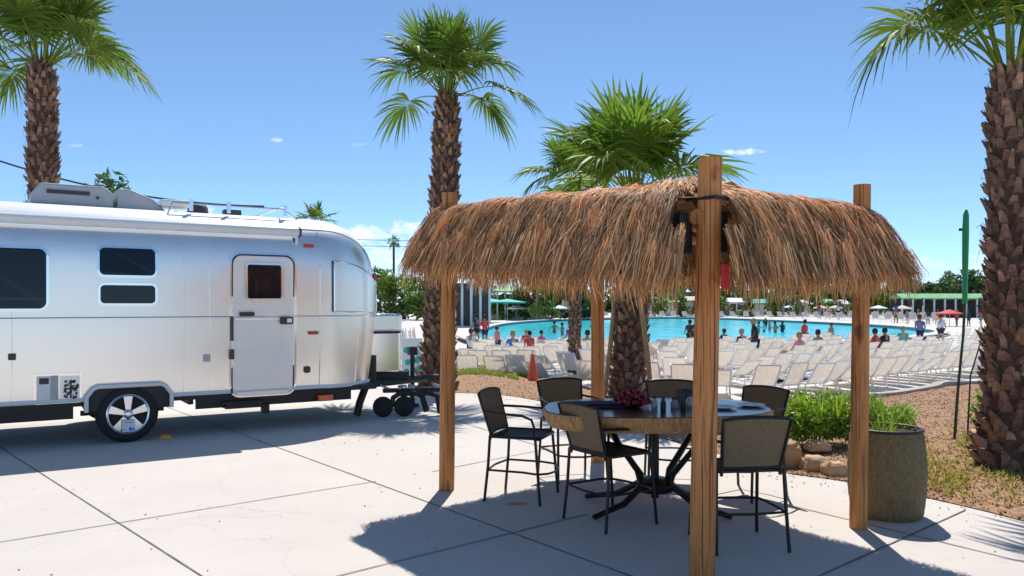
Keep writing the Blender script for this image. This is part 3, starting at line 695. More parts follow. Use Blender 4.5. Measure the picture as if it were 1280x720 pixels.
# ------------------------------------------------------------------ palms
def leaf_fan(m,base,az,el,pet,L,droop,nb=34,tilt=0,spread=118,hue=1.0):
    d=Vector((math.cos(az)*math.cos(el),math.sin(az)*math.cos(el),math.sin(el)))
    g=U(.9,1.3)*hue
    pts=[]; p=Vector(base); dd=d.copy(); seg=6
    for k in range(seg+1):
        pts.append(p.copy()); p=p+dd*(pet/seg); dd=(dd+Vector((0,0,-.055*droop*(k+1)*.6))).normalized()
    m.tone=(g*2.2,g*1.6,g*1.6); m.tube(pts,[.026-.016*k/seg for k in range(seg+1)],5,cap=False,flat=.6)
    hub=pts[-1]; side=dd.cross(Vector((0,0,1)))
    if side.length<.1: side=Vector((math.sin(az),-math.cos(az),0))
    side.normalize(); up=side.cross(dd).normalized()
    q=Matrix.Rotation(tilt,3,dd); side=q@side; up=q@up
    for b in range(nb):
        th=R(lerp(-spread,spread,(b+.5)/nb)+U(-2,2)); ln=L*(1-.30*abs(th)/R(spread))*U(.88,1.08)
        # costapalmate: central blades start farther along the rib
        st=hub+dd*(.18*L*max(0,math.cos(th)))
        bd=(dd*math.cos(th)+side*math.sin(th)+up*(.28*abs(math.sin(th)))).normalized()
        w=ln*R(2*spread)/nb*.50; prm=(side*math.cos(th)-dd*math.sin(th)); 
        tw=up*(.45 if b%2 else -.45)
        ws=[.10,.85,1.0,.55,.05]; ts=[0,.28,.52,.78,1.0]; vs=[]
        dr=droop*U(.5,1.4)
        gg=g*U(.75,1.25); m.tone=(gg*U(.9,1.25),gg,gg*U(.7,1.1))
        for t,wf in zip(ts,ws):
            c=st+bd*(ln*(t-.10*dr*t**3))+Vector((0,0,-1))*(ln*.85*dr*max(0,t-.32)**1.5)
            o=(prm+tw).normalized()*(w*wf*.5); vs+= [c-o,c+o]
        m.add(vs,[(2*k,2*k+1,2*k+3,2*k+2) for k in range(4)])
def palm(name,base,top,r0,r1,label,seed,fronds=26,pet=.75,L=.8,boots=True,group='tall fan palms round the patio',nb=34,els=None,patch=None,hue=1,extra=None):
    random.seed(seed); base=Vector(base); top=Vector(top)-base
    t=thing(name,base,0,label,'palm tree',group)
    m=MB(); m.tone=1; n=20; k=24; hgt=top.z; vs=[]
    def cen_(u): return Vector((top.x*u+.04*math.sin(u*3),top.y*u,hgt*u))
    def rad(u): return lerp(r0,r1,u)*(1+.25*math.exp(-u*14))*(1-.25*max(0,u-.93)/.07)
    m.tube([cen_(i/k) for i in range(k+1)],[rad(i/k)*.93 for i in range(k+1)],n)
    m.build('trunk',M['trunkb'],t,smooth=True)
    if boots:
        m=MB(); rws=int(hgt/.092)
        for i in range(rws):
            u=(i+.5)/rws; r=rad(u); nn=10 if r>.2 else 8
            for j in range(nn):
                a=2*PI*(j+.5*(i%2)+.08*i)/nn+U(-.16,.16); c=cen_(u)+Vector((0,0,U(-.05,.05))); o=Vector((math.cos(a),math.sin(a),0)); sd=Vector((-o.y,o.x,0))
                hh=U(.09,.20); w=r*2*PI/nn*U(.26,.48); out=r*U(.08,.42)+.012
                g=math.exp(random.gauss(0,.33)); m.tone=(g,g*U(.88,1),g*U(.78,1))
                b=c+o*(r*.86)
                sk=sd*U(-.02,.02)
                tip=b+o*out+Vector((0,0,hh*.75))+sk
                V=[b-sd*w+Vector((0,0,-hh*.35)),b+sd*w+Vector((0,0,-hh*.35)),b+sd*w*.75+Vector((0,0,hh*.3)),b-sd*w*.75+Vector((0,0,hh*.3)),
                   b+o*out*.55-sd*w*.62+Vector((0,0,hh*.05)),b+o*out*.55+sd*w*.62+Vector((0,0,hh*.05)),tip+sd*w*.38,tip-sd*w*.38,tip+sd*w*.2-o*.03+Vector((0,0,.01)),tip-sd*w*.2-o*.03+Vector((0,0,.01))]
                m.add(V,[(0,1,5,4),(4,5,6,7),(0,4,3),(1,2,5),(4,7,3),(5,2,6),(7,6,8,9),(9,8,2,3)])
        for i in range(int(hgt*26)):
            u=random.random(); r=rad(u); a=U(0,2*PI); c=cen_(u)+Vector((math.cos(a),math.sin(a),0))*r*U(.95,1.12); g=U(.5,1.6); m.tone=(g,g,g)
            m.tube([c,c+Vector((math.cos(a)*U(.0,.06),math.sin(a)*U(0,.06),U(-.02,.05))),c+Vector((math.cos(a)*U(.02,.08)+U(-.05,.05),math.sin(a)*U(0.02,.08),U(-.16,.0)))],[.004,.003,.001],3,cap=False)
        m.build('boots',M['trunk'],t)
    m=MB(); m.tone=1
    els=els or [-25,-10,5,20,35,48,60,72,84]
    for i in range(fronds):
        az=i*2.399+U(-.3,.3); e=els[min(len(els)-1,int(i/fronds*len(els)))]+U(-8,8)
        dr=lerp(1.25,.35,max(0,min(1,(e+25)/110)))
        b=cen_(1)+Vector((math.cos(az)*r1*.5,math.sin(az)*r1*.5,U(-.1,.05)))
        leaf_fan(m,b,az,R(e),pet*U(.8,1.1)*(1.0 if e<70 else .85),L*U(.85,1.1),dr,nb,tilt=U(-.6,.6),hue=hue)
    if extra:
        for (az,e,pt_,ll,dr) in extra: leaf_fan(m,cen_(1),R(az),R(e),pt_,ll,dr,nb,tilt=U(-.3,.3),hue=hue)
    m.tone=(1.4,1.2,1); 
    m.build('crown',M['palm'],t)
    return t
palm('fan_palm',(AT(52,250,14.2).x,14.2,0),AT(51,78,14.2),.25,.23,'fan palm rising behind the trailer roof, leftmost tall palm in view',11,fronds=30,els=[32,42,52,62,70,78,86],L=.95,pet=.85,extra=[(4,14,1.35,.8,1.0),(150,10,.9,.8,1.0)])
palm('fan_palm',(AT(545,400,16.7).x,16.7,-.1),AT(558,118,16.7),.34,.25,'fan palm with rough brown trunk between the trailer and the thatched shelter',23,fronds=26,els=[22,48,60,68,75,82,88],pet=.95,L=.98,extra=[(-8,2,.85,.75,1.3),(5,52,1.0,.9,1.1),(185,40,.95,.8,1.0)])
palm('fan_palm',(AT(783,400,15.2).x,15.2,-.32),AT(790,240,15.2),.33,.26,'bushy fan palm directly behind the thatched shelter roof, braced with stakes',35,fronds=30,els=[22,42,55,63,70,78,86],pet=.95,L=1.3,hue=1.3,extra=[(-4,8,1.05,.7,1.1),(95,70,.5,1.0,.5)])
palm('fan_palm',(AT(718,240,27).x,27,ZD),AT(716,232,27),.19,.20,'smaller looking fan palm farther back, left of the bushy palm behind the shelter',41,fronds=20,els=[10,30,50,65,80],pet=.9,L=1.2,extra=[(178,28,1.0,.9,1.1)])
palm('fan_palm',G(1262,586),AT(1262,88,G(1262,586).y),.29,.22,'thick trunked fan palm in the mulch bed at the right edge',57,fronds=22,els=[48,56,64,72,80,86],pet=1.0,L=.95,extra=[(172,42,1.15,.75,1.5)])
random.seed(99)
palm('distant_palm',(AT(395,300,62).x,62,ZD),AT(395,281,62),.2,.2,'green palm crown peeking over the trailer roof',63,fronds=14,els=[0,30,60,80],pet=.8,L=1.2,boots=False,nb=18,group='distant palms')
palm('distant_palm',(AT(492,380,150).x,150,ZD),AT(492,302,150),.28,.22,'slim far palm standing alone between trailer nose and shelter',66,fronds=14,els=[-10,20,50,80],pet=.7,L=.9,boots=False,nb=14,group='distant palms')
# stakes bracing the palm behind the shelter
random.seed(4)
pb=G(783,503)
for i,(a,b,lb) in enumerate((((800,372,14.2),(817,500,13.9),'right hand leaning timber stake bracing the bushy palm trunk'),((770,360,15.2),(752,505,14.9),'left hand timber stake bracing the bushy palm, behind the back post'))):
    A=AT(*a); B=AT(*b); B.z=-.25
    st=thing('tree_stake',B,0,lb,'stake','stakes bracing the palm')
    mb=MB(); mb.tube([Vector((0,0,-.05)),(A-B)*.5+Vector((.02,0,0)),A-B],.045,8); mb.build('stake_pole',M['stake'],st,smooth=True)
# ------------------------------------------------------------------ bar stools
def make_stool():
    t=thing('bar_stool',(0,0,0),0,'x','bar stool','bar stools round the table')
    W=.27; D=.24
    def tb(name,segs,mm,par=t,r=.013,n=8):
        mb=MB()
        for s in segs: mb.tube(s,r,n)
        return mb.build(name,mm,par,smooth=True)
    # seat
    mb=MB(); g=10; vs=[]
    for i in range(g+1):
        for j in range(g+1):
            x=lerp(-W+.015,W-.015,i/g); y=lerp(-D,D,j/g); z=.625-.022*math.sin(PI*i/g)*math.sin(PI*(j+.5)/(g+1))-(.02 if j==g else 0)
            vs.append((x,y,z))
    n=len(vs); mb.add(vs+[(a,b,c-.008) for a,b,c in vs],[(i*(g+1)+j,(i+1)*(g+1)+j,(i+1)*(g+1)+j+1,i*(g+1)+j+1) for i in range(g) for j in range(g)]+[(n+i*(g+1)+j,n+i*(g+1)+j+1,n+(i+1)*(g+1)+j+1,n+(i+1)*(g+1)+j) for i in range(g) for j in range(g)])
    mb.build('seat',M['seatsling'],t,smooth=True)
    tb('seat_frame',[[(-W,-D,.62),(-W,D*.8,.622),(-W+.04,D,.612),(W-.04,D,.612),(W,D*.8,.622),(W,-D,.62),(-W,-D,.62)]],M['frame'],r=.016)
    # backrest sling, slightly flared, leaning back
    def bp(u,v): # u -1..1, v 0..1
        w=lerp(.225,.262,v); return Vector((u*w,-D-.01-.11*v-.035*(1-u*u)*.6,.645+.375*v+.018*(1-u*u)*v))
    vs=[bp(lerp(-1,1,i/10),j/8) for i in range(11) for j in range(9)]; n=len(vs)
    mb=MB(); F_=[(i*9+j,(i+1)*9+j,(i+1)*9+j+1,i*9+j+1) for i in range(10) for j in range(8)]
    mb.add(vs+[v+Vector((0,.006,0)) for v in vs],F_+[tuple(n+k for k in reversed(f)) for f in F_]); mb.build('backrest',M['sling'],t,smooth=True)
    tb('back_frame',[[bp(-1,0)+Vector((-.01,0,-.06))]+[bp(-1,k/6)+Vector((-.008,0,0)) for k in range(7)]+[bp(u/5,1)+Vector((0,0,.006)) for u in range(-4,5)]+[bp(1,k/6)+Vector((.008,0,0)) for k in range(6,-1,-1)]+[bp(1,0)+Vector((.01,0,-.06))],[bp(-1,0),bp(0,0),bp(1,0)]],M['frame'],r=.014)
    for sx in(-1,1):
        tb('leg',[[(sx*W,-D,.62),(sx*(W+.008),-D-.015,.35),(sx*(W+.02),-D-.05,.0)]],M['frame'],r=.014)
        tb('leg',[[(sx*W,D*.9,.62),(sx*(W+.008),D,.35),(sx*(W+.02),D+.03,.0)]],M['frame'],r=.014)
        tb('armrest',[[bp(sx,.55)+Vector((sx*.01,0,0)),(sx*(W+.03),-.12,.845),(sx*(W+.035),.10,.835),(sx*(W+.03),.19,.80),(sx*(W+.01),.21,.72),(sx*W,.20,.62)]],M['frame'],r=.013)
    tb('footrest',[[(-W-.01,-D-.02,.30),(-W-.012,.1,.30),(-W-.01,D,.29),(-W*.6,D+.07,.28),(0,D+.10,.275),(W*.6,D+.07,.28),(W+.01,D,.29),(W+.012,.1,.30),(W+.01,-D-.02,.30),(0,-D-.05,.30),(-W-.01,-D-.02,.30)]],M['frame'],r=.011)
    return t
SP=Proto(make_stool())
def stool(x,y,fx,fy,label): SP.make((x,y,0),math.atan2(fy,fx)-PI/2,label,scale=.935)
stool(.10,7.32,.93,-.34,'bar stool at the left of the table, seen from the side')
stool(.80,6.50,.84,.54,'bar stool left of centre with brown back turned to the camera, overlapping the table')
stool(1.66,5.90,-.14,.98,'bar stool right of the front post, wide brown back to the camera')
stool(.62,8.18,.35,-.94,'bar stool behind the left end of the table, back above the tabletop')
stool(1.62,8.0,-.1,-1,'bar stool behind the table middle, partly hidden by the jars')
stool(2.16,7.45,-.8,-.6,'bar stool behind the right end of the table, nearest the bush')
# ------------------------------------------------------------------ table
TC=Vector((1.23,6.88,0)); ZTAB=.88
tb=thing('bar_table',TC,0,'counter height slab table with dark varnished top and bark edged rim under the shelter','table')
outl=[]
for k in range(72):
    a=2*PI*k/72; ca,sa=math.cos(a),math.sin(a); n=2.7
    x=.98*abs(ca)**(2/n)*(1 if ca>0 else -1); y=.66*abs(sa)**(2/n)*(1 if sa>0 else -1)
    k_=1+.035*noise2(ca*1.6,sa*1.6,5)+.012*noise2(ca*6,sa*6,2); outl.append((x*k_,y*k_+ .06*x))
mb=MB(); mb.prism([(x*.985,y*.985) for x,y in outl],ZTAB-.03,ZTAB); mb.build('tabletop',M['tabletop'],tb,bevel=.006)
mb=MB(); vs=[];n=len(outl); lv=6
for l in range(lv+1):
    t=l/lv
    for k,(x,y) in enumerate(outl):
        s=1.0-.05*t*t+.012*noise2(x*9,y*9,t*2)-.01*(1 if l==0 else 0); vs.append((x*s,y*s,ZTAB-.006-.125*t))
mb.add(vs,[(l*n+k,l*n+(k+1)%n,(l+1)*n+(k+1)%n,(l+1)*n+k) for l in range(lv) for k in range(n)]+[tuple(lv*n+k for k in range(n))])
mb.build('rim',M['rim'],tb,smooth=True)
for sx,sy in((-1,-1),(1,-1),(1,1),(-1,1)):
    mb=MB(); mb.tube([(sx*.42,sy*.22,ZTAB-.12),(sx*.34,sy*.17,.6),(sx*.14,sy*.08,.32),(sx*.12,sy*.07,.22),(sx*.30,sy*.2,.09),(sx*.56,sy*.36,.025)],[.032,.030,.034,.036,.034,.028],8,flat=.8); mb.build('leg',M['frame'],tb,smooth=True)
mb=MB(); mb.tube([(0,0,.10),(0,0,ZTAB-.12)],.035,12); mb.lathe([(0,.16),(.15,.16),(.17,.19),(.17,.23),(.1,.27),(0,.27)],20,cap=False); mb.box((0,0,ZTAB-.15),(1.0,.10,.04)); mb.box((0,0,ZTAB-.15),(.10,.7,.045)); mb.build('pedestal',M['frame'],tb,smooth=True)
# things on the table
def ontab(px,d): return Vector(((px-CX)/F*d,d,ZTAB+.001))
fl=thing('flower_bowl',ontab(790,6.85),0,'low bowl heaped with small dark red flowers on the table','flower bowl')
mb=MB(); mb.lathe([(.05,0),(.09,.012),(.125,.05),(.13,.065),(.115,.06)],24,cap=False); mb.add([(.12*math.cos(a*PI/8),.12*math.sin(a*PI/8),.05) for a in range(16)],[tuple(range(16))]); mb.build('bowl',M['black'],fl,smooth=True)
mb=MB()
for i in range(230):
    a=U(0,2*PI); e=U(0,PI/2); r=.15; p=Vector((r*math.cos(a)*math.cos(e),r*math.sin(a)*math.cos(e),.04+.10*math.sin(e)))*U(.85,1.05)
    g=random.choice([.15,.5,1,1,1.4]); mb.tone=(g,g*U(.5,2.2),g*U(.6,2)); s=U(.010,.018)
    mb.lathe([(0,-s),(s*.8,-s*.5),(s,0),(s*.8,s*.5),(0,s)],6,c=p,cap=False)
mb.build('flowers',M['berry'],fl)
mt=thing('place_mat',ontab(745,6.9),.1,'dark folded cloth lying on the left part of the tabletop','cloth')
mb=MB(); mb.box((0,0,.010),(.46,.30,.018)); mb.box((.02,.02,.026),(.40,.24,.012)); mb.build('cloth_fold',M['navy'],mt,bevel=.006)
jar=[]
for i,(px,d,hh,rr_,lb,mm) in enumerate(((818,6.75,.085,.028,'squat glass jar next to the red flowers','glassj'),(829,6.6,.10,.024,'dark bottle beside the squat glass jar','black'),(843,6.8,.07,.034,'clear tumbler in the middle of the table clutter','glassj'),(854,6.62,.12,.022,'slim dark bottle just left of the front post','black'),(862,6.85,.09,.03,'round glass beside the front post','glassj'))):
    t=thing('glass_jar',ontab(px,d),0,lb,'jar','small jars and bottles on the table'); mb=MB(); mb.lathe([(rr_*.9,0),(rr_,.01),(rr_,hh*.7),(rr_*.6,hh*.85),(rr_*.6,hh)],14); mb.build('jar_body',M[mm],t,smooth=True)
    mb=MB(); mb.lathe([(rr_*.68,hh),(rr_*.68,hh+.018),(rr_*.5,hh+.022)],12); mb.build('lid',M['seal'],t)
cb=thing('caddy_box',ontab(857,7.15),.2,'dark square holder standing at the back of the table','holder'); mb=MB()
for sx,sy,a,b in ((0,-.06,.13,.006),(0,.06,.13,.006),(-.062,0,.006,.12),(.062,0,.006,.12)): mb.box((sx,sy,.06),(a,b,.12))
mb.box((0,0,.004),(.12,.12,.008)); mb.build('holder_walls',M['black'],cb); mb=MB(); mb.box((0,0,.075),(.09,.09,.10)); mb.build('napkins',M['navy'],cb)
for px,d,lb in((903,6.75,'white plate nearest the post on the right half of the table'),(938,6.9,'white plate farther right on the table')):
    t=thing('plate',ontab(px,d),0,lb,'plate','plates on the table'); mb=MB(); mb.lathe([(.06,0),(.07,.004),(.12,.016),(.122,.02),(.07,.010),(0,.010)],28,cap=False); mb.build('dish',M['trimw'],t,smooth=True)
lf=G(645,631); t=thing('fallen_palm_sheath',lf,.1,'dry curled palm sheath on the shaded concrete below the side stool','palm sheath'); mb=MB(); mb.tube([(-.10,0,.012),(-.04,.01,.014),(.04,.0,.016),(.11,.01,.010)],[.004,.02,.022,.003],6,flat=.35); mb.build('sheath',M['yellowwood'],t,smooth=True)
# ------------------------------------------------------------------ planter, bush, rocks, green pole
pc=G(1124,652)+Vector((0,.22,0)); pl=thing('planter',pc,0,'brown woven barrel planter standing behind the right hand post','planter')
mb=MB(); prof=[(.225,0),(.245,.04),(.262,.2),(.268,.36),(.262,.52),(.25,.66),(.238,.72),(.228,.725),(.220,.70),(.215,.66)]
vs=[];n=80
for r,z in [p for a,b in zip(prof[:-1],prof[1:]) for p in [(lerp(a[0],b[0],k/6),lerp(a[1],b[1],k/6)) for k in range(6)]]+[prof[-1]]:
    for j in range(n):
        a=2*PI*j/n; rr_=r*1.14+.004*math.sin(j*PI/2.0)*math.copysign(1,math.sin(z*75)); vs.append((rr_*math.cos(a),rr_*math.sin(a),z))
k=len(vs)//n; mb.add(vs,[(i*n+j,i*n+(j+1)%n,(i+1)*n+(j+1)%n,(i+1)*n+j) for i in range(k-1) for j in range(n)]); pot=mb.build('pot',M['wicker'],pl,smooth=True)
mb=MB(); mb.lathe([(.25,.695),(.0,.70)],30,cap=False); mb.build('soil',M['soil'],pl)
mb=MB(); mb.tube([(.273*math.cos(a*PI/20),.273*math.sin(a*PI/20),.722) for a in range(41)],.014,8,cap=False); mb.build('pot_rim',M['black'],pl,smooth=True)
mb=MB()
for i in range(46):
    a=U(0,2*PI); r=U(0,.17); g=U(.6,1.3); mb.tone=(g*1.1,g,g); blade(mb,Vector((-.02+r*math.cos(a)-.0,r*math.sin(a),.69)),U(.08,.34),.014,a,U(.1,.9),3)
mb.build('spiky_leaves',M['bushleaf'],pl)
def leafball(mb,c,rad,n,s,flat=1,rng=(.55,1.5),tint=(1,1,1),solid=.5):
    for i in range(n):
        while True:
            p=Vector((U(-1,1),U(-1,1),U(-1,1)))
            if p.length<1 and p.length>U(0,solid): break
        p=Vector((p.x*rad[0],p.y*rad[1],p.z*rad[2]))+Vector(c)
        g=U(*rng); mb.tone=(g*tint[0]*U(.8,1.25),g*tint[1],g*tint[2]*U(.7,1.2)); a=Vector((U(-1,1),U(-1,1),U(-.4,1))).normalized(); b=a.cross(Vector((U(-1,1),U(-1,1),U(-1,1)))).normalized(); l=s*U(.6,1.4)
        mb.add([p-a*l,p+b*l*.38,p+a*l,p-b*l*.38],[(0,1,2,3)])
bz=G(1040,560); bz.z=.08
bu=thing('leafy_bush',bz,0,'bright green leafy bush in the bed beside the right hand post','bush')
mb=MB()
for i in range(46):
    x=U(-.86,.80); hgt=.60*(1-.35*(x/.9)**2)*U(.8,1.1); leafball(mb,(x,U(-.25,.3),hgt*.52),(.20,.20,hgt*.5),230,.034,rng=(.5,1.45))
for i in range(160):
    x=U(-.65,.6); g=U(.8,1.6); mb.tone=(g*1.2,g,g*.8); blade(mb,Vector((x,U(-.2,.2),.30)),U(.18,.38),.03,U(0,6.3),U(.1,.6),3)
mb.build('foliage',M['bushleaf'],bu)
mb=MB()
for i in range(16): mb.tube([(U(-.5,.5),U(-.2,.2),0),(U(-.6,.6),U(-.2,.2),.35)],.008,5)
mb.build('stems',M['bark'],bu)
b2=G(1128,545); b2.z=.12
b2t=thing('strappy_plant',b2,0,'upright strappy green plant in the bed behind the planter','plant'); mb=MB()
for i in range(170): g=U(.6,1.3); mb.tone=(g,g,g*.8); a=U(0,6.3); blade(mb,Vector((U(-.2,.2)*.6,U(-.15,.15),0)),U(.20,.42),.022,a,U(.1,.7),3)
mb.build('leaves',M['bushleaf'],b2t)
b2t=thing('straggly_shrub',G(1228,556)+Vector((0,0,.13)),0,'thin yellow green shrub at the foot of the green pole','shrub'); mb=MB()
leafball(mb,(0,0,.28),(.17,.14,.3),420,.03); mb.build('foliage',M['bushleaf'],b2t); mb=MB(); [mb.tube([(0,0,0),(U(-.1,.1),U(-.1,.1),.4)],.006,5) for _ in range(5)]; mb.build('stems',M['bark'],b2t)
def rock(loc,sz,label,mm,seed,grp='stones edging the planting bed',cat='rock',rz=0):
    bm=bmesh.new(); bmesh.ops.create_icosphere(bm,subdivisions=4,radius=1)
    for v in bm.verts:
        p=v.co; n=1+.22*mnoise.noise(p*1.4+Vector((seed,0,0)))+.10*mnoise.noise(p*3.5+Vector((0,seed,0)))+.04*mnoise.noise(p*9+Vector((0,seed,0)))
        q=Vector([math.copysign(abs(c)**(.38 if seed==3 else .62),c) for c in p])*n; v.co=Vector((q.x*sz[0],q.y*sz[1],max(q.z,-.5)*sz[2]+.4*sz[2]))
    me=bpy.data.meshes.new('stone'); bm.to_mesh(me); bm.free(); me.materials.append(mm); 
    o=bpy.data.objects.new('stone_boulder',me); col.objects.link(o); o.location=loc; o.rotation_euler=(0,0,rz); me.polygons.foreach_set('use_smooth',[True]*len(me.polygons))
    tag(o,label,cat,grp)
rock(G(988,588)+Vector((0,.22,0)),(.17,.15,.19),'squat brown block of stone left of the pale edging rocks, below the bush',M['rockb'],3)
rock(G(1025,592)+Vector((0,.15,.0)),(.13,.12,.11),'pale sandstone rock next to the squat brown block',M['rock'],8)
rock(G(1050,598)+Vector((0,.15,.0)),(.12,.12,.10),'pale sandstone rock just left of the right hand post',M['rock'],12)
rock(G(1026,570)+Vector((0,.1,.06)),(.13,.12,.07),'buff rock lying under the bush leaves',M['rock'],15)
rock(G(1222,562)+Vector((0,0,.12)),(.10,.10,.08),'small grey brown rock at the foot of the thick palm',M['rock'],19)
random.seed(8)
gp=G(1193,556); gp.z=.12
gt=thing('green_pole',gp,0,'tall bright green pole on a dark stem left of the thick palm','pole')
dgp=gp.y
def rel(px,py): return AT(px,py,dgp)-gp
mb=MB(); mb.tube([Vector((0,0,-.05)),rel(1198,480),rel(1204,420),rel(1206,378)],[.020,.017,.016,.018],8); mb.build('stem',M['stem'],gt,smooth=True)
mb=MB(); mb.tube([rel(1206,380),rel(1206.5,330),rel(1207,290),rel(1207.5,268),rel(1208,262)],[.030,.036,.040,.034,.012],12); mb.build('pole_sleeve',M['green'],gt,smooth=True)
mb=MB(); mb.tube([rel(1209,552),rel(1213,470),rel(1228,420),rel(1240,395)],[.012,.010,.008,.005],6); mb.build('side_stem',M['stem'],gt,smooth=True)
mb=MB(); mb.box(rel(1200.5,287),(.035,.03,.035)); mb.build('knob',M['navy'],gt,bevel=.008)
# ------------------------------------------------------------------ loungers
def make_lounger(k=1.0,dy=0):
    t=thing('sun_lounger',(0,0,0),0,'x','sun lounger','x')
    # faces +y; back (head) at -y end
    W=.29
    mb=MB()
    for s in(-1,1): mb.tube([(s*W,-.35,.30),(s*W,.9,.30),(s*W,1.05,.27)],.022,6); mb.tube([(s*W,-.32,.30),(s*W,-.45-dy*.3,.30+.16*k),(s*W,-.62-dy,.30+.42*k),(s*W,-.66-dy*1.2,.30+.5*k)],.022,6)
    mb.tube([(-W,-.66-dy*1.2,.30+.5*k),(W,-.66-dy*1.2,.30+.5*k)],.02,6); mb.tube([(-W,1.05,.27),(W,1.05,.27)],.02,6); mb.tube([(-W,-.32,.30),(W,-.32,.30)],.018,6)
    mb.build('frame',M['lwhite'],t,smooth=True)
    mb=MB(); pr=[(.98,.292),(.4,.292),(-.30,.30),(-.43-dy*.3,.30+.15*k),(-.56-dy*.8,.30+.35*k),(-.64-dy*1.15,.30+.49*k)]
    vs=[(s*(W-.015),y,z) for y,z in pr for s in(-1,1)]; n=len(vs); fs=[(2*k,2*k+1,2*k+3,2*k+2) for k in range(len(pr)-1)]
    mb.add(vs+[(a,b-.004,c-.008) for a,b,c in vs],fs+[tuple(n+q for q in reversed(f)) for f in fs]); mb.build('sling',M['lsling'],t)
    for s in(-1,1):
        for y in(-.28,.85):
            mb=MB(); mb.tube([(s*W,y,.30),(s*(W+.015),y-.05 if y<0 else y+.05,.0)],.02,6); mb.build('leg',M['lwhite'],t,smooth=True)
        mb=MB(); mb.tube([(s*(W+.01),-.48,.52),(s*(W+.03),-.3,.53),(s*(W+.03),-.1,.52),(s*(W+.02),-.03,.30)],.018,6); mb.build('armrest',M['lwhite'],t,smooth=True)
    return t
LPS=[Proto(make_lounger()),Proto(make_lounger(.8,.12)),Proto(make_lounger(1.06,-.06))]
LP=LPS[0]
base=cr([GD(*p) for p in ((555,477),(650,480),(750,489),(860,496),(960,496),(1060,485),(1150,473),(1240,464),(1340,457))],30)
def alongpoly(P,pitch):
    out=[];acc=0;nxt=0
    for a,b in zip(P[:-1],P[1:]):
        L=(b-a).length
        while nxt<=acc+L:
            t=(nxt-acc)/L; out.append((a.lerp(b,t),(b-a).normalized())); nxt+=pitch
        acc+=L
    return out
rown=['front row nearest the patio','second row of loungers','third row of loungers','fourth row of loungers','fifth row','sixth row by the pool']
seats=[]
for r in range(6):
    off=r*2.75
    P=[]
    for a,b in zip(base[:-1],base[1:]):
        d=(b-a).normalized(); P.append(a+Vector((-d.y,d.x,0))*off*.35+Vector((0,off*.65*1.0,0)))
    pts=alongpoly(P,.86); k=0
    for p,d in pts:
        px=640+1000*p.x/p.y
        if px<568 or px>1300: continue
        if random.random()<.04: continue
        a=math.atan2(d.y,d.x)*.8+U(-.13,.13)
        label='white and taupe lounger, %s from the left, %s'%(ORD[min(k,len(ORD)-1)],rown[r])
        (LPS[0] if k==0 and r==0 else LPS[1] if (k*7+r*3)%5==1 else LPS[2] if (k*3+r)%4==2 else LPS[0]).make((p.x+U(-.08,.08),p.y+U(-.2,.2),ZD+.002),a,label,group='white loungers in rows beside the pool',levels=9 if r<3 else 1,scale=1.06)
        seats.append((r,k,p,a)); k+=1
# right bank, beyond the pool's right end
k=0
for r in range(4):
    for j in range(9):
        x=24.5+j*1.1+r*1.6; y=41+r*3.8+j*.35
        px=640+1000*x/y
        if px<1130 or px>1290: continue
        LP.make((x,y,ZD+.002),.35+U(-.1,.1),'white lounger, %s in the block beyond the right end of the pool'%ORD[k],group='white loungers in rows beside the pool',levels=1); k+=1
for r in range(3):                        # far bank
    k=0
    n=26
    for j in range(n):
        px=lerp(790,1180,(j+.5)/n); py=(397.2,394.6,392.6)[r]+ (px-900)*(px-900)*5e-5*0+ max(0,(px-950)/230)*7.5
        p=GD(px,py); LP.make((p.x,p.y,ZD+.002),PI+U(-.3,.3),'tiny far bank lounger, %s from the left in its %s line'%(ORD[k],ORD[r]),group='loungers along the far pool bank',levels=1,scale=1.5); k+=1
k=0
for j in range(9):
    px=lerp(640,780,(j+.5)/9); p=GD(px,397.5-.3*(j%2)); LP.make((p.x,p.y,ZD+.002),PI+U(-.3,.3),'white lounger behind the far left pool edge, %s from the left'%ORD[j],group='loungers along the far pool bank',levels=1,scale=1.6)
# towels left on loungers
random.seed(77)
tw=[('white','folded'),('blue','spread'),('red','crumpled'),('teal','folded'),('white','spread'),('pink','crumpled'),('navy','folded'),('yellow','spread')]
TOW={'white':(.75,.75,.74),'blue':(.08,.25,.6),'red':(.6,.05,.05),'teal':(.03,.42,.40),'pink':(.7,.25,.32),'navy':(.02,.03,.1),'yellow':(.7,.5,.1)}
pick=[x for x in seats if x[0]<3 and 640<640+1000*x[2].x/x[2].y<1240]; random.shuffle(pick)
for n_,((c_,st_),(r_,k_,p_,a_)) in enumerate(zip(tw*3,pick)):
    mb=MB(); g=8; vs=[]; wd=.42; ln_=.62 if st_=='spread' else .34
    for i in range(g+1):
        for j in range(g+1):
            x=lerp(-wd/2,wd/2,i/g); y=lerp(0,ln_,j/g); vs.append((x+U(-.01,.01),y+U(-.01,.01),.36+(.05 if st_!='spread' else .015)*(1+noise2(x*8,y*8,n_))))
    nn=len(vs); mb.add(vs+[(a,b,.345) for a,b,c in vs],[(i*(g+1)+j,(i+1)*(g+1)+j,(i+1)*(g+1)+j+1,i*(g+1)+j+1) for i in range(g) for j in range(g)]+[(nn,nn+g,nn+(g+1)*(g+1)-1,nn+(g+1)*g)]+[(j,j+1,nn+j+1,nn+j) for j in range(g)]+[(g*(g+1)+j,nn+g*(g+1)+j,nn+g*(g+1)+j+1,g*(g+1)+j+1) for j in range(g)])
    o=mb.build('pool_towel',cloth('towel_'+c_,TOW[c_]),smooth=True); o.location=(p_.x,p_.y,ZD); o.rotation_euler=(0,0,a_)
    tag(o,'%s %s towel on the lounger %s from the left, %s'%(st_,c_,ORD[k_],rown[r_].replace(' of loungers','')),'towel','towels left on loungers')
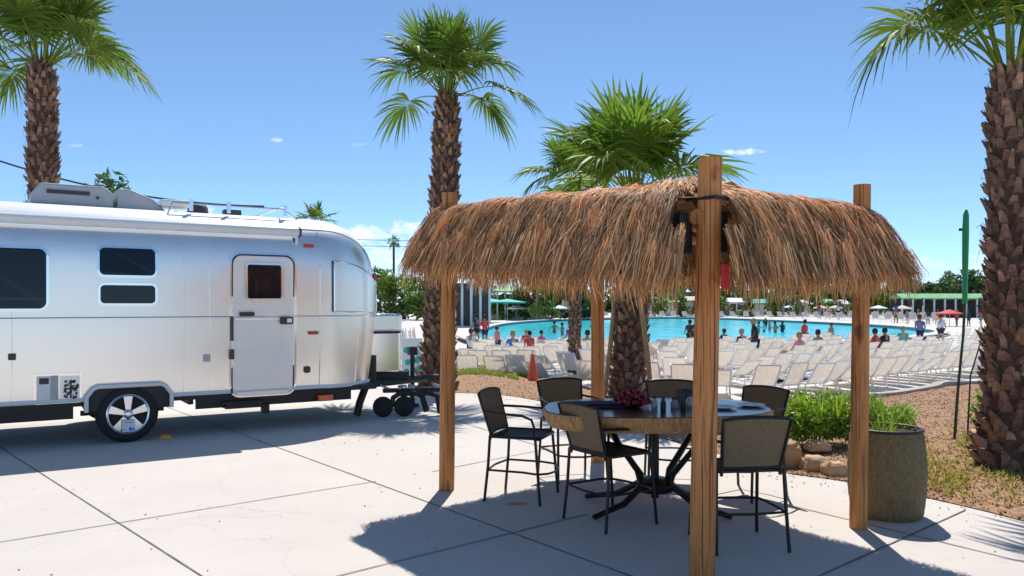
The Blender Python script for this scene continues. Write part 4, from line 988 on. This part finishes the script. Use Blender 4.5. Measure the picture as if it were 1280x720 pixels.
# ------------------------------------------------------------------ people
def make_person(pose,skin,top,bottom,hair,label,loc,rz,scale=1):
    t=thing('person',loc,rz,label,'person'); t.scale=(scale,)*3
    # joints in metres facing +y
    if pose=='stand':
        J={'pel':(0,0,.93),'ch':(0,0,1.28),'nk':(0,0,1.47),'hd':(0,.02,1.62)}; legs=[((s*.09,0,.88),(s*.11,.03*s+.02,.48),(s*.12,-.02+.05*s,.07),(s*.13,.14+.05*s,.03)) for s in(-1,1)]
        arms=[((s*.18,0,1.40),(s*.25,.02,1.12),(s*.25,.12,.88),(s*.24,.15,.80)) for s in(-1,1)]
    elif pose=='walk':
        J={'pel':(0,0,.92),'ch':(0,.03,1.27),'nk':(0,.05,1.46),'hd':(0,.08,1.61)}; legs=[((s*.09,0,.87),(s*.10,.16*s,.48),(s*.10,.10*s-.05,.08),(s*.11,.10*s+.10,.03)) for s in(-1,1)]
        arms=[((s*.18,.03,1.39),(s*.24,-.12*s,1.13),(s*.22,-.1*s+.12,.92),(s*.22,-.1*s+.18,.86)) for s in(-1,1)]
    elif pose=='wade':
        J={'pel':(0,0,.10),'ch':(0,0,.45),'nk':(0,0,.64),'hd':(0,.02,.79)}; legs=[((s*.09,0,.05),(s*.10,.02,-.2),(s*.1,.02,-.3),(s*.1,.04,-.35)) for s in(-1,1)]
        arms=[((s*.18,0,.57),(s*.33,.05,.40),(s*.42,.2,.25),(s*.44,.25,.2)) for s in(-1,1)]
    else: # sit on lounger seat
        J={'pel':(0,-.05,.42),'ch':(0,-.16,.76),'nk':(0,-.15,.95),'hd':(0,-.10,1.10)}; legs=[((s*.09,0,.42),(s*.12,.42,.52),(s*.13,.72,.36),(s*.13,.86,.40)) for s in(-1,1)]
        arms=[((s*.18,-.14,.87),(s*.26,-.04,.62),(s*.22,.20,.52),(s*.20,.28,.50)) for s in(-1,1)]
    rj=random.Random(label); q_=lambda a,k:(a[0]+rj.uniform(-k,k),a[1]+rj.uniform(-k,k),a[2]+rj.uniform(-k*.6,k))
    arms=[(A[0],q_(A[1],.05),q_(A[2],.14),None) for A in arms]; arms=[(a,b,c,tuple(c[i]+(c[i]-b[i])*.28 for i in range(3))) for a,b,c,_ in arms]
    if pose!='sit': J['hd']=q_(J['hd'],.03)
    vs=[];es=[];rs=[]
    def add(p,r,par=None):
        vs.append(p); rs.append(r)
        if par is not None: es.append((par,len(vs)-1))
        return len(vs)-1
    pel=add(J['pel'],.14); ch=add(J['ch'],.15,pel); nk=add(J['nk'],.055,ch); hd=add(J['hd'],.095,nk); add((J['hd'][0],J['hd'][1],J['hd'][2]+.08),.075,hd)
    for L in legs:
        a=add(L[0],.085,pel); b=add(L[1],.060,a); c=add(L[2],.038,b); add(L[3],.030,c)
    for A in arms:
        a=add(A[0],.052,ch); b=add(A[1],.040,a); c=add(A[2],.028,b); add(A[3],.022,c)
    def skinmesh(name,vs,es,rs,mm,sub=1):
        me=bpy.data.meshes.new(name); me.from_pydata(vs,es,[]); o=bpy.data.objects.new(name,me); col.objects.link(o)
        md=o.modifiers.new('s','SKIN'); md.use_smooth_shade=True
        for i,r in enumerate(rs): me.skin_vertices[0].data[i].radius=(r,r*.8,0) if 0 else (r,r)
        me.skin_vertices[0].data[0].use_root=True
        m2=o.modifiers.new('d','SUBSURF'); m2.levels=sub; m2.render_levels=sub
        dg=bpy.context.evaluated_depsgraph_get(); ev=o.evaluated_get(dg); me2=bpy.data.meshes.new_from_object(ev); bpy.data.objects.remove(o)
        me2.materials.clear(); me2.materials.append(mm); o2=bpy.data.objects.new(name,me2); col.objects.link(o2); o2.parent=t; return o2
    # me.skin_vertices exists only after the modifier is added
    skinmesh('body',vs,es,rs,skin)
    if top: skinmesh('shirt',[vs[pel],vs[ch],tuple(lerp(a,b,.5) for a,b in zip(vs[ch],vs[nk])),tuple(arms[0][0]),tuple(lerp(a,b,.5) for a,b in zip(arms[0][0],arms[0][1])),tuple(arms[1][0]),tuple(lerp(a,b,.5) for a,b in zip(arms[1][0],arms[1][1]))],[(0,1),(1,2),(1,3),(3,4),(1,5),(5,6)],[.155,.165,.09,.07,.062,.07,.062],top)
    if bottom and pose!='wade': skinmesh('shorts',[vs[pel],tuple(legs[0][0]),tuple(lerp(a,b,.6) for a,b in zip(legs[0][0],legs[0][1])),tuple(legs[1][0]),tuple(lerp(a,b,.6) for a,b in zip(legs[1][0],legs[1][1]))],[(0,1),(1,2),(0,3),(3,4)],[.15,.105,.085,.105,.085],bottom)
    mb=MB(); h=Vector(J['hd']); mb.lathe([(0,.19),(.06,.175),(.10,.13),(.112,.07),(.108,.0),(.09,-.04)],14,c=h+Vector((0,-.025,-.02)),cap=False); mb.build('hair',hair,t,smooth=True)
    mb=MB(); mb.add([h+Vector((-.018,.09,.03)),h+Vector((.018,.09,.03)),h+Vector((0,.125,.02)),h+Vector((0,.09,.07))],[(0,1,2),(0,2,3),(2,1,3)]); mb.build('nose',skin,t)
    return t
SK=[cloth('skin_light',(.55,.33,.23)),cloth('skin_tan',(.38,.20,.12)),cloth('skin_dark',(.13,.07,.045))]
HR=[cloth('hair_dark',(.02,.015,.01)),cloth('hair_brown',(.08,.04,.02)),cloth('hair_fair',(.35,.22,.09))]
CL={'red':cloth('cloth_red',(.6,.04,.05)),'navy':cloth('cloth_navy',(.02,.03,.10)),'black':cloth('cloth_black',(.02,.02,.02)),'purple':cloth('cloth_purple',(.30,.06,.32)),'white':cloth('cloth_white',(.7,.7,.7)),'pink':cloth('cloth_pink',(.7,.25,.32)),'teal':cloth('cloth_teal',(.03,.42,.40)),'orange':cloth('cloth_orange',(.75,.25,.08)),'blue':cloth('cloth_blue',(.06,.2,.55)),'grey':cloth('cloth_grey',(.25,.25,.27)),'yellow':cloth('cloth_yellow',(.7,.5,.1)),None:None}
def person(pose,px,py,rz,top,bot,sk,hr,label,scale=1,z=0): 
    p=GD(px,py); make_person(pose,SK[sk],CL[top],CL[bot],HR[hr],label,(p.x,p.y,ZD+z),rz,min(1.6 if p.y>100 else 1.05,scale*(1.6 if p.y>100 else 1.28)))
person('stand',606,434,.3,'red','navy',1,0,'person in a red shirt and navy shorts standing at the left pool edge',.78)
person('walk',596,431,1.2,'navy','black',1,0,'person in dark clothes standing just left of the one in red',.80)
person('walk',622,446,2.2,'pink','navy',0,1,'person in a pink top near the pool steps at left',.62)
person('stand',657,448,2.8,'red','white',0,2,'small child in red standing between loungers left of the cone',.55)
person('stand',677,450,-.4,'pink','pink',1,0,'small child in a pink swimsuit right of the cone',.55)
person('stand',714,452,.2,'purple','navy',1,0,'person in a purple top and navy shorts beside the farther palm trunk',.72)
person('stand',662,460,.2,'red','black',1,0,'child in a red shirt and black shorts directly behind the orange cone',.60)
person('wade',693,416,.2,None,'black',1,0,'person wading in the water at the left half of the pool',1,.0)
person('wade',703,419,2,'grey',None,0,0,'person in a grey top wading close to the lone bather',1,.0)
person('stand',862,438,2.5,'black','black',2,0,'person in black at the pool edge left of the front post',.7)
person('stand',868,441,-.5,'black','pink',1,0,'person in a black top and pink shorts next to the front post',.6)
for i,(px,py,tp,sk,lb) in enumerate(((948,416,'teal',0,'bather in teal at the left of the floating group'),(955,415,'white',1,'bather in white inside the floating group'),(962,414,'pink',0,'bather in pink in the middle of the floating group'),(969,416,'orange',1,'bather in orange on the floating group\'s right'),(978,415,'navy',2,'bather in navy at the far right of the floating group'),(957,409,'black',1,'bather in black behind the floating group'))):
    person('wade',px,py,U(-2,2),tp,None,sk,i%3,lb,1.05,.0)
person('stand',1006,436,.5,'red','navy',1,0,'person in a dark red top near the pool edge, right of the floating group',.68)
person('stand',1039,434,.5,None,'white',1,1,'bare chested child standing at the pool edge left of the right hand post',.6)
person('sit',996,456,.5,'pink','white',0,2,'person in pink sitting among the loungers',.8,.0)
person('sit',1090,448,.7,'red','black',1,0,'person in a red shirt sitting right of the right hand post',.95,.0)
person('sit',1103,446,.4,'black','red',1,0,'person in black with red shorts sitting on a lounger beside the one in red',.95,.0)
extra_p=[(590,446,'sit','white',1,'person in a white top sitting near the left end of the loungers'),(640,452,'sit','blue',0,'person in blue sitting among loungers left of the cone'),(735,450,'sit','yellow',1,'person in yellow sitting right of the farther palm trunk'),(925,447,'sit','navy',0,'person in navy lying back right of the front post'),(944,455,'walk','black',2,'person in black walking between lounger rows right of the front post'),(1020,449,'sit','grey',1,'person in grey sitting left of the right hand post'),(1128,440,'sit','teal',0,'person in teal sitting right of the pair by the pool end'),(1150,436,'walk','blue',1,'person in a blue top walking past the right end of the pool'),(1176,432,'stand','white',0,'person in white standing right of the pool, left of the green pole'),(905,433,'wade','black',1,'bather in black near the pool edge right of the front post'),(770,425,'wade','blue',0,'bather in blue by the palm trunk'),(740,412,'wade','red',1,'bather in red beside the back post'),(1075,414,'wade','navy',0,'bather in navy at the right part of the pool')]
for px,py,po,tp,sk_,lb in extra_p: person(po,px,py,U(-2,2) if po!='sit' else U(-.3,.6),tp,'navy',sk_,random.randint(0,2),lb,.8 if po!='wade' else 1)
cols=['white','navy','black','blue','red','pink','grey','yellow','teal','orange']
spots=[(800,396),(816,395.5),(842,395),(908,396),(924,395.6),(936,396),(992,397),(1003,398),(1024,398.5),(1035,399),(1048,400),(1120,404),(1134,405),(1148,406),(1160,406.5),(1172,407),(1196,408),(1211,408.5),(1226,409)]
for i,(px,py) in enumerate(spots):
    c=cols[(i*3)%10]; c2=cols[(i*7+2)%10]
    person('stand' if i%3 else 'walk',px,py,U(-3,3),c,c2,i%3,(i+1)%3,'tiny far bank figure in a %s top and %s shorts, %s from the left'%(c,c2,ORD[i]),.95)
# ------------------------------------------------------------------ cone, red umbrella, teal canopy, bags, far things
cx_=(666-CX)/F*20.6; cn=thing('traffic_cone',Vector((cx_,20.6,bedz(cx_,20.6)-.01)),0,'orange traffic cone standing by the grass among the loungers','cone'); mb=MB(); mb.lathe([(.15,.03),(.14,.06),(.04,.68),(.03,.70)],20); mb.build('cone_body',M['cone'],cn,smooth=True); mb=MB(); mb.box((0,0,.015),(.38,.38,.03)); mb.build('cone_base',M['cone'],cn,bevel=.01)
def umb(px,py,h,r,mm,label,open_=True,d=None,group=None):
    p=GD(px,py); h*=1.35; r*=1.3; t=thing('parasol',p,0,label,'parasol',group); mb=MB(); mb.tube([(0,0,0),(0,0,h)],.035,8); mb.build('pole',M['whitep'],t)
    mb=MB(); 
    if open_:
        n=8; mb.add([(0,0,h)]+[(r*math.cos(2*PI*k/n),r*math.sin(2*PI*k/n),h-.45) for k in range(n)]+[(r*math.cos(2*PI*k/n),r*math.sin(2*PI*k/n),h-.62) for k in range(n)],[(0,1+k,1+(k+1)%n) for k in range(n)]+[(1+k,1+n+k,1+n+(k+1)%n,1+(k+1)%n) for k in range(n)])
    else: mb.lathe([(.04,h),(.10,h-.3),(.17,h-1.1),(.10,h-1.25)],10)
    mb.build('canopy',mm,t)
umb(1187,408,1.4,1.1,M['redfab'],'open red parasol far behind the pool, near the green pole')
umb(916,394.5,2.3,1.7,cloth('cloth_lilac',(.35,.33,.62)),'open lilac parasol on the far bank left of its twin',group='lilac parasols')
umb(945,394.5,2.3,1.7,M['cloth_lilac'],'open lilac parasol on the far bank, right of its twin',group='lilac parasols')
umb(613,404,2.4,2.0,M['teal'],'wide teal parasol at the far left pool end, behind its neighbour',group='teal parasols')
umb(634,403,2.4,2.0,M['teal'],'wide teal parasol at the far left pool end, right of its neighbour',group='teal parasols')
for i,px in enumerate((1000,1012,1066,1139,1153,1240)): umb(px,395+(px-950)*.028 if px>950 else 394,2.6,1,M['navy'],'closed dark parasol on the far bank, %s from the left'%ORD[i],False,group='closed dark parasols')
for i,px in enumerate((646,664,682,699,727,826,850,879,968,986,1026,1044,1098,1128)):
    umb(px,(400.5 if px<700 else 398 if px<740 else 394.4)+(max(0,px-950)*.03),1.75,1.15,(M['whitep'],M['lsling'],M['cream'])[i%3],'pale open parasol on the far bank, %s from the left'%ORD[i],group='pale parasols on the far bank')
random.seed(21)
def pad(x0,x1,d,label,h,mm,name='cabana',post=5,dep=4,cat='cabana',group=None,rmat=None):
    X0=(x0-CX)/F*d; X1_=(x1-CX)/F*d; t=thing(name,((X0+X1_)/2,d,ZD),0,label,cat,group); w=X1_-X0
    mb=MB(); mb.add([(-w/2,0,h),(w/2,0,h),(w/2,dep,h),(-w/2,dep,h),(-w/2-.2,-.2,h+.0),(w/2+.2,-.2,h),(w/2,dep/2,h+.9),(-w/2,dep/2,h+.9),(w/2+.2,dep+.2,h),(-w/2-.2,dep+.2,h),(-w/2-.2,-.2,h-.22),(w/2+.2,-.2,h-.22)],[(4,5,6,7),(7,6,8,9),(4,7,9),(5,8,6),(10,11,5,4)]); mb.build('roof',rmat or mm,t)
    for k in range(post):
        x=lerp(-w/2,w/2,k/(post-1)); mb=MB(); mb.box((x,.1,h/2-.1),(.25,.25,h-.2)); mb.build('post',M['whitep'],t)
    mb=MB(); mb.box((0,dep,h*.45),(w,.12,h*.9)); mb.build('back_wall',mm,t)
    return t
pad(566,612,86,'white columned pool building behind the left end of the pool',5.4,M['darkroof'],'pool_pavilion',5,5,'pavilion',rmat=M['whitep'])
pad(612,690,128,'long open pavilion with pale green roof behind the far left pool bank',4.6,M['cream'],'pool_pavilion',9,6,'pavilion',rmat=M['hedge'])
pad(690,745,150,'short cream pavilion between the green roofed one and the palm',4.6,M['cream'],'pool_pavilion',5,5,'pavilion')
pad(1128,1275,150,'long low structure with bright green roof behind the loungers at right',3.7,M['darkroof'],'pool_pavilion',12,5,'pavilion',rmat=M['hedge'])
cc=[('cream','darkroof'),('whitep','hedge'),('cream','cream'),('darkroof','whitep'),('whitep','teal'),('cream','darkroof'),('whitep','cream'),('darkroof','hedge'),('cream','whitep')]
cn_={'cream':'cream','darkroof':'dark','whitep':'white','hedge':'pale green','teal':'teal'}
for i,(a,b) in enumerate(((804,824),(832,850),(856,872),(912,930),(940,962),(972,988),(1000,1020),(1030,1044),(1052,1062))):
    w_,f_=cc[i]; pad(a,b,172+U(-6,6),'small far bank cabana, %s wall under a %s roof, %s from the left'%(cn_[w_],cn_[f_],ORD[i]),U(2.6,3.6),M[w_],'cabana',3,4,group='cabanas on the far bank',rmat=M[f_])
# pole with pinkish panel by the pool
# rack of folded white loungers behind trailer nose
def stack(px,py,n,label,rz,mm):
    for i in range(n):
        pass
t=thing('storage_rack',GD(487,456),0,'row of folded white and grey chairs leaning in a rack behind the trailer nose','rack')
mb=MB(); 
for s in(-1,1): mb.tube([(s*1.1,0,0),(s*1.1,0,1.0)],.03,6); 
mb.tube([(-1.1,0,.95),(1.1,0,.95)],.03,6); mb.tube([(-1.1,0,.25),(1.1,0,.25)],.03,6); mb.build('rack_frame',M['plasticg'],t)
for i in range(13):
    mb=MB(); x=-1+2*i/12; q=Matrix.Rotation(U(-.15,.15),3,'Y')@Matrix.Rotation(.25,3,'X'); mb.box((x,.05,.78),(.05,.6,1.3),m=q); mb.build('folded_chair',random.choice([M['lwhite'],M['lwhite'],M['plasticg'],M['lsling']]),t,bevel=.01)
t=thing('notice_board',GD(515,474),0,'white framed teal notice board standing beside the palm trunk behind the trailer','board')
mb=MB(); mb.box((0,0,.68),(.66,.05,1.2)); mb.build('board_frame',M['whitep'],t,bevel=.01)
mb=MB(); 
for i in range(9): mb.lathe([(0,-.006),(U(.06,.11),-.006),(U(.06,.11),.006),(0,.006)],9,c=((-.16,.02,.18)[i%3]+U(-.03,.03),-.034,.28+(i//3)*.30+U(-.05,.05)),m=Matrix.Rotation(R(90),3,'X'),cap=False)
mb.build('teal_picture',M['teal'],t)
for i,(px,py,c,lb) in enumerate(((1045,476,'navy','dark bag on the deck by the front lounger row, left of the right hand post'),(1105,470,'black','small dark bag under a lounger right of the right hand post'),(1014,462,'navy','dark bag resting between loungers of the second row'))):
    mb=MB(); mb.lathe([(.10,0),(.17,.04),(.18,.16),(.12,.26),(.04,.29)],12); o=mb.build('beach_bag',CL[c],None,smooth=True); o.location=GD(px,py); tag(o,lb,'bag','bags left beside loungers')
# ------------------------------------------------------------------ trees
def tree(name,px,py_top,d,w,label,seed,tint=(1,1,1),n=900,leaf=.22,kind='round',group='trees behind the pool',cat='tree',base=None,ls=.35,clumps=16):
    random.seed(seed); X=(px-CX)/F*d; h=H+(HZ-py_top)/F*d
    t=thing(name,(X,d,ZD),0,label,cat,group); h-=ZD; th=h*ls
    mb=MB(); mb.tube([(0,0,0),(.1*w,0,th),(.05*w,.1,h*.7)],[max(.05,h*.022),max(.04,h*.016),.03],7)
    for k in range(5): a=U(0,6.3); mb.tube([(.08*w,0,th*U(.8,1.3)),(w*.38*math.cos(a),w*.38*math.sin(a),h*U(.55,.8))],[.05*h/6,.015],5)
    mb.build('trunk',M['bark'],t,smooth=True)
    mb=MB()
    for k in range(clumps):
        if kind=='tall': a=U(0,6.3); z=lerp(th,h*.95,k/clumps); r=w*.42*(1-.6*(z-th)/(h-th)); c=(r*.6*math.cos(a),r*.6*math.sin(a),z); rad=(r*.7,r*.7,h*.09)
        else: a=U(0,6.3); r=U(0,.62)*w/2; z=lerp(th,h*.86,random.random()); c=(r*math.cos(a),r*math.sin(a),z); rad=(w*U(.14,.24),w*U(.14,.24),(h-th)*U(.12,.2))
        g=U(.65,1.35); leafball(mb,c,rad,int(n/clumps),leaf,rng=(.6*g,1.3*g),tint=tint,solid=.7)
    mb.build('crown',M['leaf'],t)
tints=[(1,1,1),(1.5,1.3,.9),(.6,.75,.8),(1.9,1.7,.9),(.8,1,.9),(1.2,1.1,.7)]
random.seed(31); i=0; px=800
specs=[]
while px<1330:
    specs.append((px,U(326,354) if px>1110 else U(345,362),U(188,225),U(8,13))); px+=U(7,12)
names=['dark green tree','yellow green tree','deep blue green tree','bright lime tree','mid green tree','olive green tree']
for i,(px,pt_,d,w) in enumerate(specs):
    k=(i*5+i//3)%6
    tree('background_tree',px,pt_,d,w,'%s in the line behind the pool, %s from the left there'%(names[k],ORD2(i)),100+i,tints[k],n=900,leaf=.5,kind='tall' if i%3==1 else 'round',ls=.12,clumps=12)
for i,(px,pt_,d,w,k) in enumerate(((470,333,140,8,0),(486,338,130,7,3),(504,330,135,8,1),(520,336,125,8,3),(540,340,130,8,4),(452,340,140,8,1),(600,348,120,7,0),(628,352,130,7,3),(655,350,125,7,0),(685,344,120,8,3),(705,350,128,7,2),(733,356,128,7,0),(765,360,130,8,4),(795,358,128,7,2))):
    tree('background_tree',px,pt_,d,w,'%s far behind the shelter\'s left half, %s in that stretch'%(names[k],ORD[i]),200+i,tints[k],n=900,leaf=.45,ls=.12,clumps=12)
for i,(px,pt_,k) in enumerate(((826,368,3),(853,366,1),(880,364,5),(902,367,3),(934,366,4),(966,364,3),(994,367,1),(1024,365,3),(1047,366,0),(1070,362,5),(1092,360,3),(1110,362,1))):
    tree('low_tree',px,pt_,166,6,'%s low on the far bank between cabanas, %s from the left'%(names[k].replace('tree','bushy tree'),ORD[i]),400+i,tints[k],n=500,leaf=.42,ls=.05,clumps=10,group='low trees on the far bank')
tree('airy_tree',128,189,34,2.2,'sparse young tree showing above the trailer air conditioner',300,(1,1.1,1.1),n=420,leaf=.2,ls=.62,group=None,clumps=12)
tree('background_tree',250,253,75,7,'low treetop just visible over the trailer roof vents',301,(.8,.9,.9),n=500,leaf=.25,ls=.5,group=None)
# overhead cable
A=AT(-60,180,40); B=AT(120,236,36); C=AT(330,262,55)
mb=MB(); pts=[]
for k in range(21):
    t=k/20; p=A.lerp(AT(330,258,40),t); p.z-=1.6*4*t*(1-t)*.45; pts.append(p)
mb.tube(pts,.05,6); o=mb.build('overhead_cable',M['wire']); tag(o,'dark overhead cable sloping down behind the trailer at upper left','cable')
for a_,b_,nm,lb in ((AT(380,298,150),AT(640,300,150),'overhead_cable','upper thin far cable crossing the clouds beside the slim palm'),(AT(380,306,150),AT(640,307,150),'overhead_cable','lower thin far cable crossing the clouds beside the slim palm')):
    mb=MB(); mb.tube([a_,(a_+b_)/2-Vector((0,0,.3)),b_],.05,5); tag(mb.build(nm,M['wire']),lb,'cable','far overhead cables')
# ------------------------------------------------------------------ sky, sun, camera
SEL=R(55.5); SAZ=R(6.5)
w=bpy.data.worlds.new('World'); scn.world=w; w.use_nodes=True; nt=w.node_tree; N=nt.nodes; L=nt.links
bg=N['Background']; bg.inputs['Strength'].default_value=.15
sky=N.new('ShaderNodeTexSky'); sky.sky_type='NISHITA'; sky.sun_disc=False; sky.sun_elevation=SEL; sky.sun_rotation=SAZ; sky.air_density=.48; sky.dust_density=0; sky.ozone_density=4.0; sky.altitude=0
tc=N.new('ShaderNodeTexCoord'); sep=N.new('ShaderNodeSeparateXYZ'); L.new(tc.outputs['Generated'],sep.inputs[0])
def mth(op,a,b=None,c=None,clamp=False):
    n=N.new('ShaderNodeMath'); n.operation=op; n.use_clamp=clamp
    for i,x in enumerate((a,b,c)):
        if x is None: continue
        if isinstance(x,(int,float)): n.inputs[i].default_value=x
        else: L.new(x,n.inputs[i])
    return n.outputs[0]
yy=mth('MAXIMUM',sep.outputs['Y'],.05); u=mth('DIVIDE',sep.outputs['X'],yy); v=mth('DIVIDE',sep.outputs['Z'],yy)
nz=N.new('ShaderNodeTexNoise'); nz.inputs['Scale'].default_value=22; nz.inputs['Detail'].default_value=8; nz.inputs['Roughness'].default_value=.6
cmb=N.new('ShaderNodeCombineXYZ'); L.new(u,cmb.inputs[0]); L.new(mth('MULTIPLY',v,1.8),cmb.inputs[1]); L.new(cmb.outputs[0],nz.inputs['Vector'])
nz2=N.new('ShaderNodeTexNoise'); nz2.inputs['Scale'].default_value=85; nz2.inputs['Detail'].default_value=6; L.new(cmb.outputs[0],nz2.inputs['Vector']); nf=mth('ADD',mth('MULTIPLY',nz.outputs['Fac'],.6),mth('MULTIPLY',nz2.outputs['Fac'],.4))
clouds=[(405,297,42,12,1),(460,292,34,13,1),(520,288,46,18,1),(480,322,70,22,.9),(420,325,60,18,.8),(925,190,30,5,.95),(900,196,18,4,.5),(1160,322,26,6,.8),(1150,330,60,8,.35),(345,175,9,4,.5),(95,182,12,3,.35),(230,262,40,10,.8),(240,275,80,8,.6),(600,262,50,12,.7),(450,181,12,2.5,.2),(1250,330,70,16,.5)]
tot=None
for (px,py,a,b,o) in clouds:
    du=mth('DIVIDE',mth('SUBTRACT',u,(px-CX)/F),a/F); dv=mth('DIVIDE',mth('SUBTRACT',v,(HZ-py)/F),b/F)
    r2=mth('ADD',mth('MULTIPLY',du,du),mth('MULTIPLY',dv,dv))
    e=mth('SUBTRACT',mth('MULTIPLY_ADD',nf,7.0,-2.7),r2)      # ragged edge
    e=mth('MULTIPLY',mth('MULTIPLY',e,.75,clamp=True),o)
    tot=e if tot is None else mth('MAXIMUM',tot,e)
front=mth('GREATER_THAN',sep.outputs['Y'],.06); tot=mth('MULTIPLY',tot,front,clamp=True)
mx=N.new('ShaderNodeMix'); mx.data_type='RGBA'; L.new(tot,mx.inputs['Factor']); gm=N.new('ShaderNodeGamma'); gm.inputs['Gamma'].default_value=.80; L.new(sky.outputs[0],gm.inputs['Color']); tn=N.new('ShaderNodeMix'); tn.data_type='RGBA'; tn.blend_type='MULTIPLY'; tn.inputs['Factor'].default_value=1; tn.inputs['B'].default_value=(.82,.97,1.03,1); L.new(gm.outputs[0],tn.inputs['A']); L.new(tn.outputs['Result'],mx.inputs['A']); mx.inputs['B'].default_value=(4.6,4.7,4.9,1)
L.new(mx.outputs['Result'],bg.inputs['Color'])
sd=bpy.data.lights.new('sun','SUN'); sd.energy=3.25; sd.angle=R(.5); sd.color=(1,.955,.89); so=bpy.data.objects.new('sun',sd); col.objects.link(so)
dirv=Vector((math.sin(SAZ)*math.cos(SEL),math.cos(SAZ)*math.cos(SEL),math.sin(SEL))); so.rotation_euler=dirv.to_track_quat('Z','Y').to_euler(); so.location=(0,0,30)
cam=bpy.data.cameras.new('camera'); co=bpy.data.objects.new('camera',cam); col.objects.link(co); scn.camera=co
co.location=(0,0,H); co.rotation_euler=(R(90),0,0); cam.sensor_width=36; cam.lens=F/1280*36; cam.shift_y=(HZ-360)/1280; cam.clip_start=.05; cam.clip_end=5000
vs_=scn.view_settings; vs_.view_transform='Standard'; vs_.look='None'; vs_.gamma=1; vs_.use_curve_mapping=False; vs_.exposure=.75
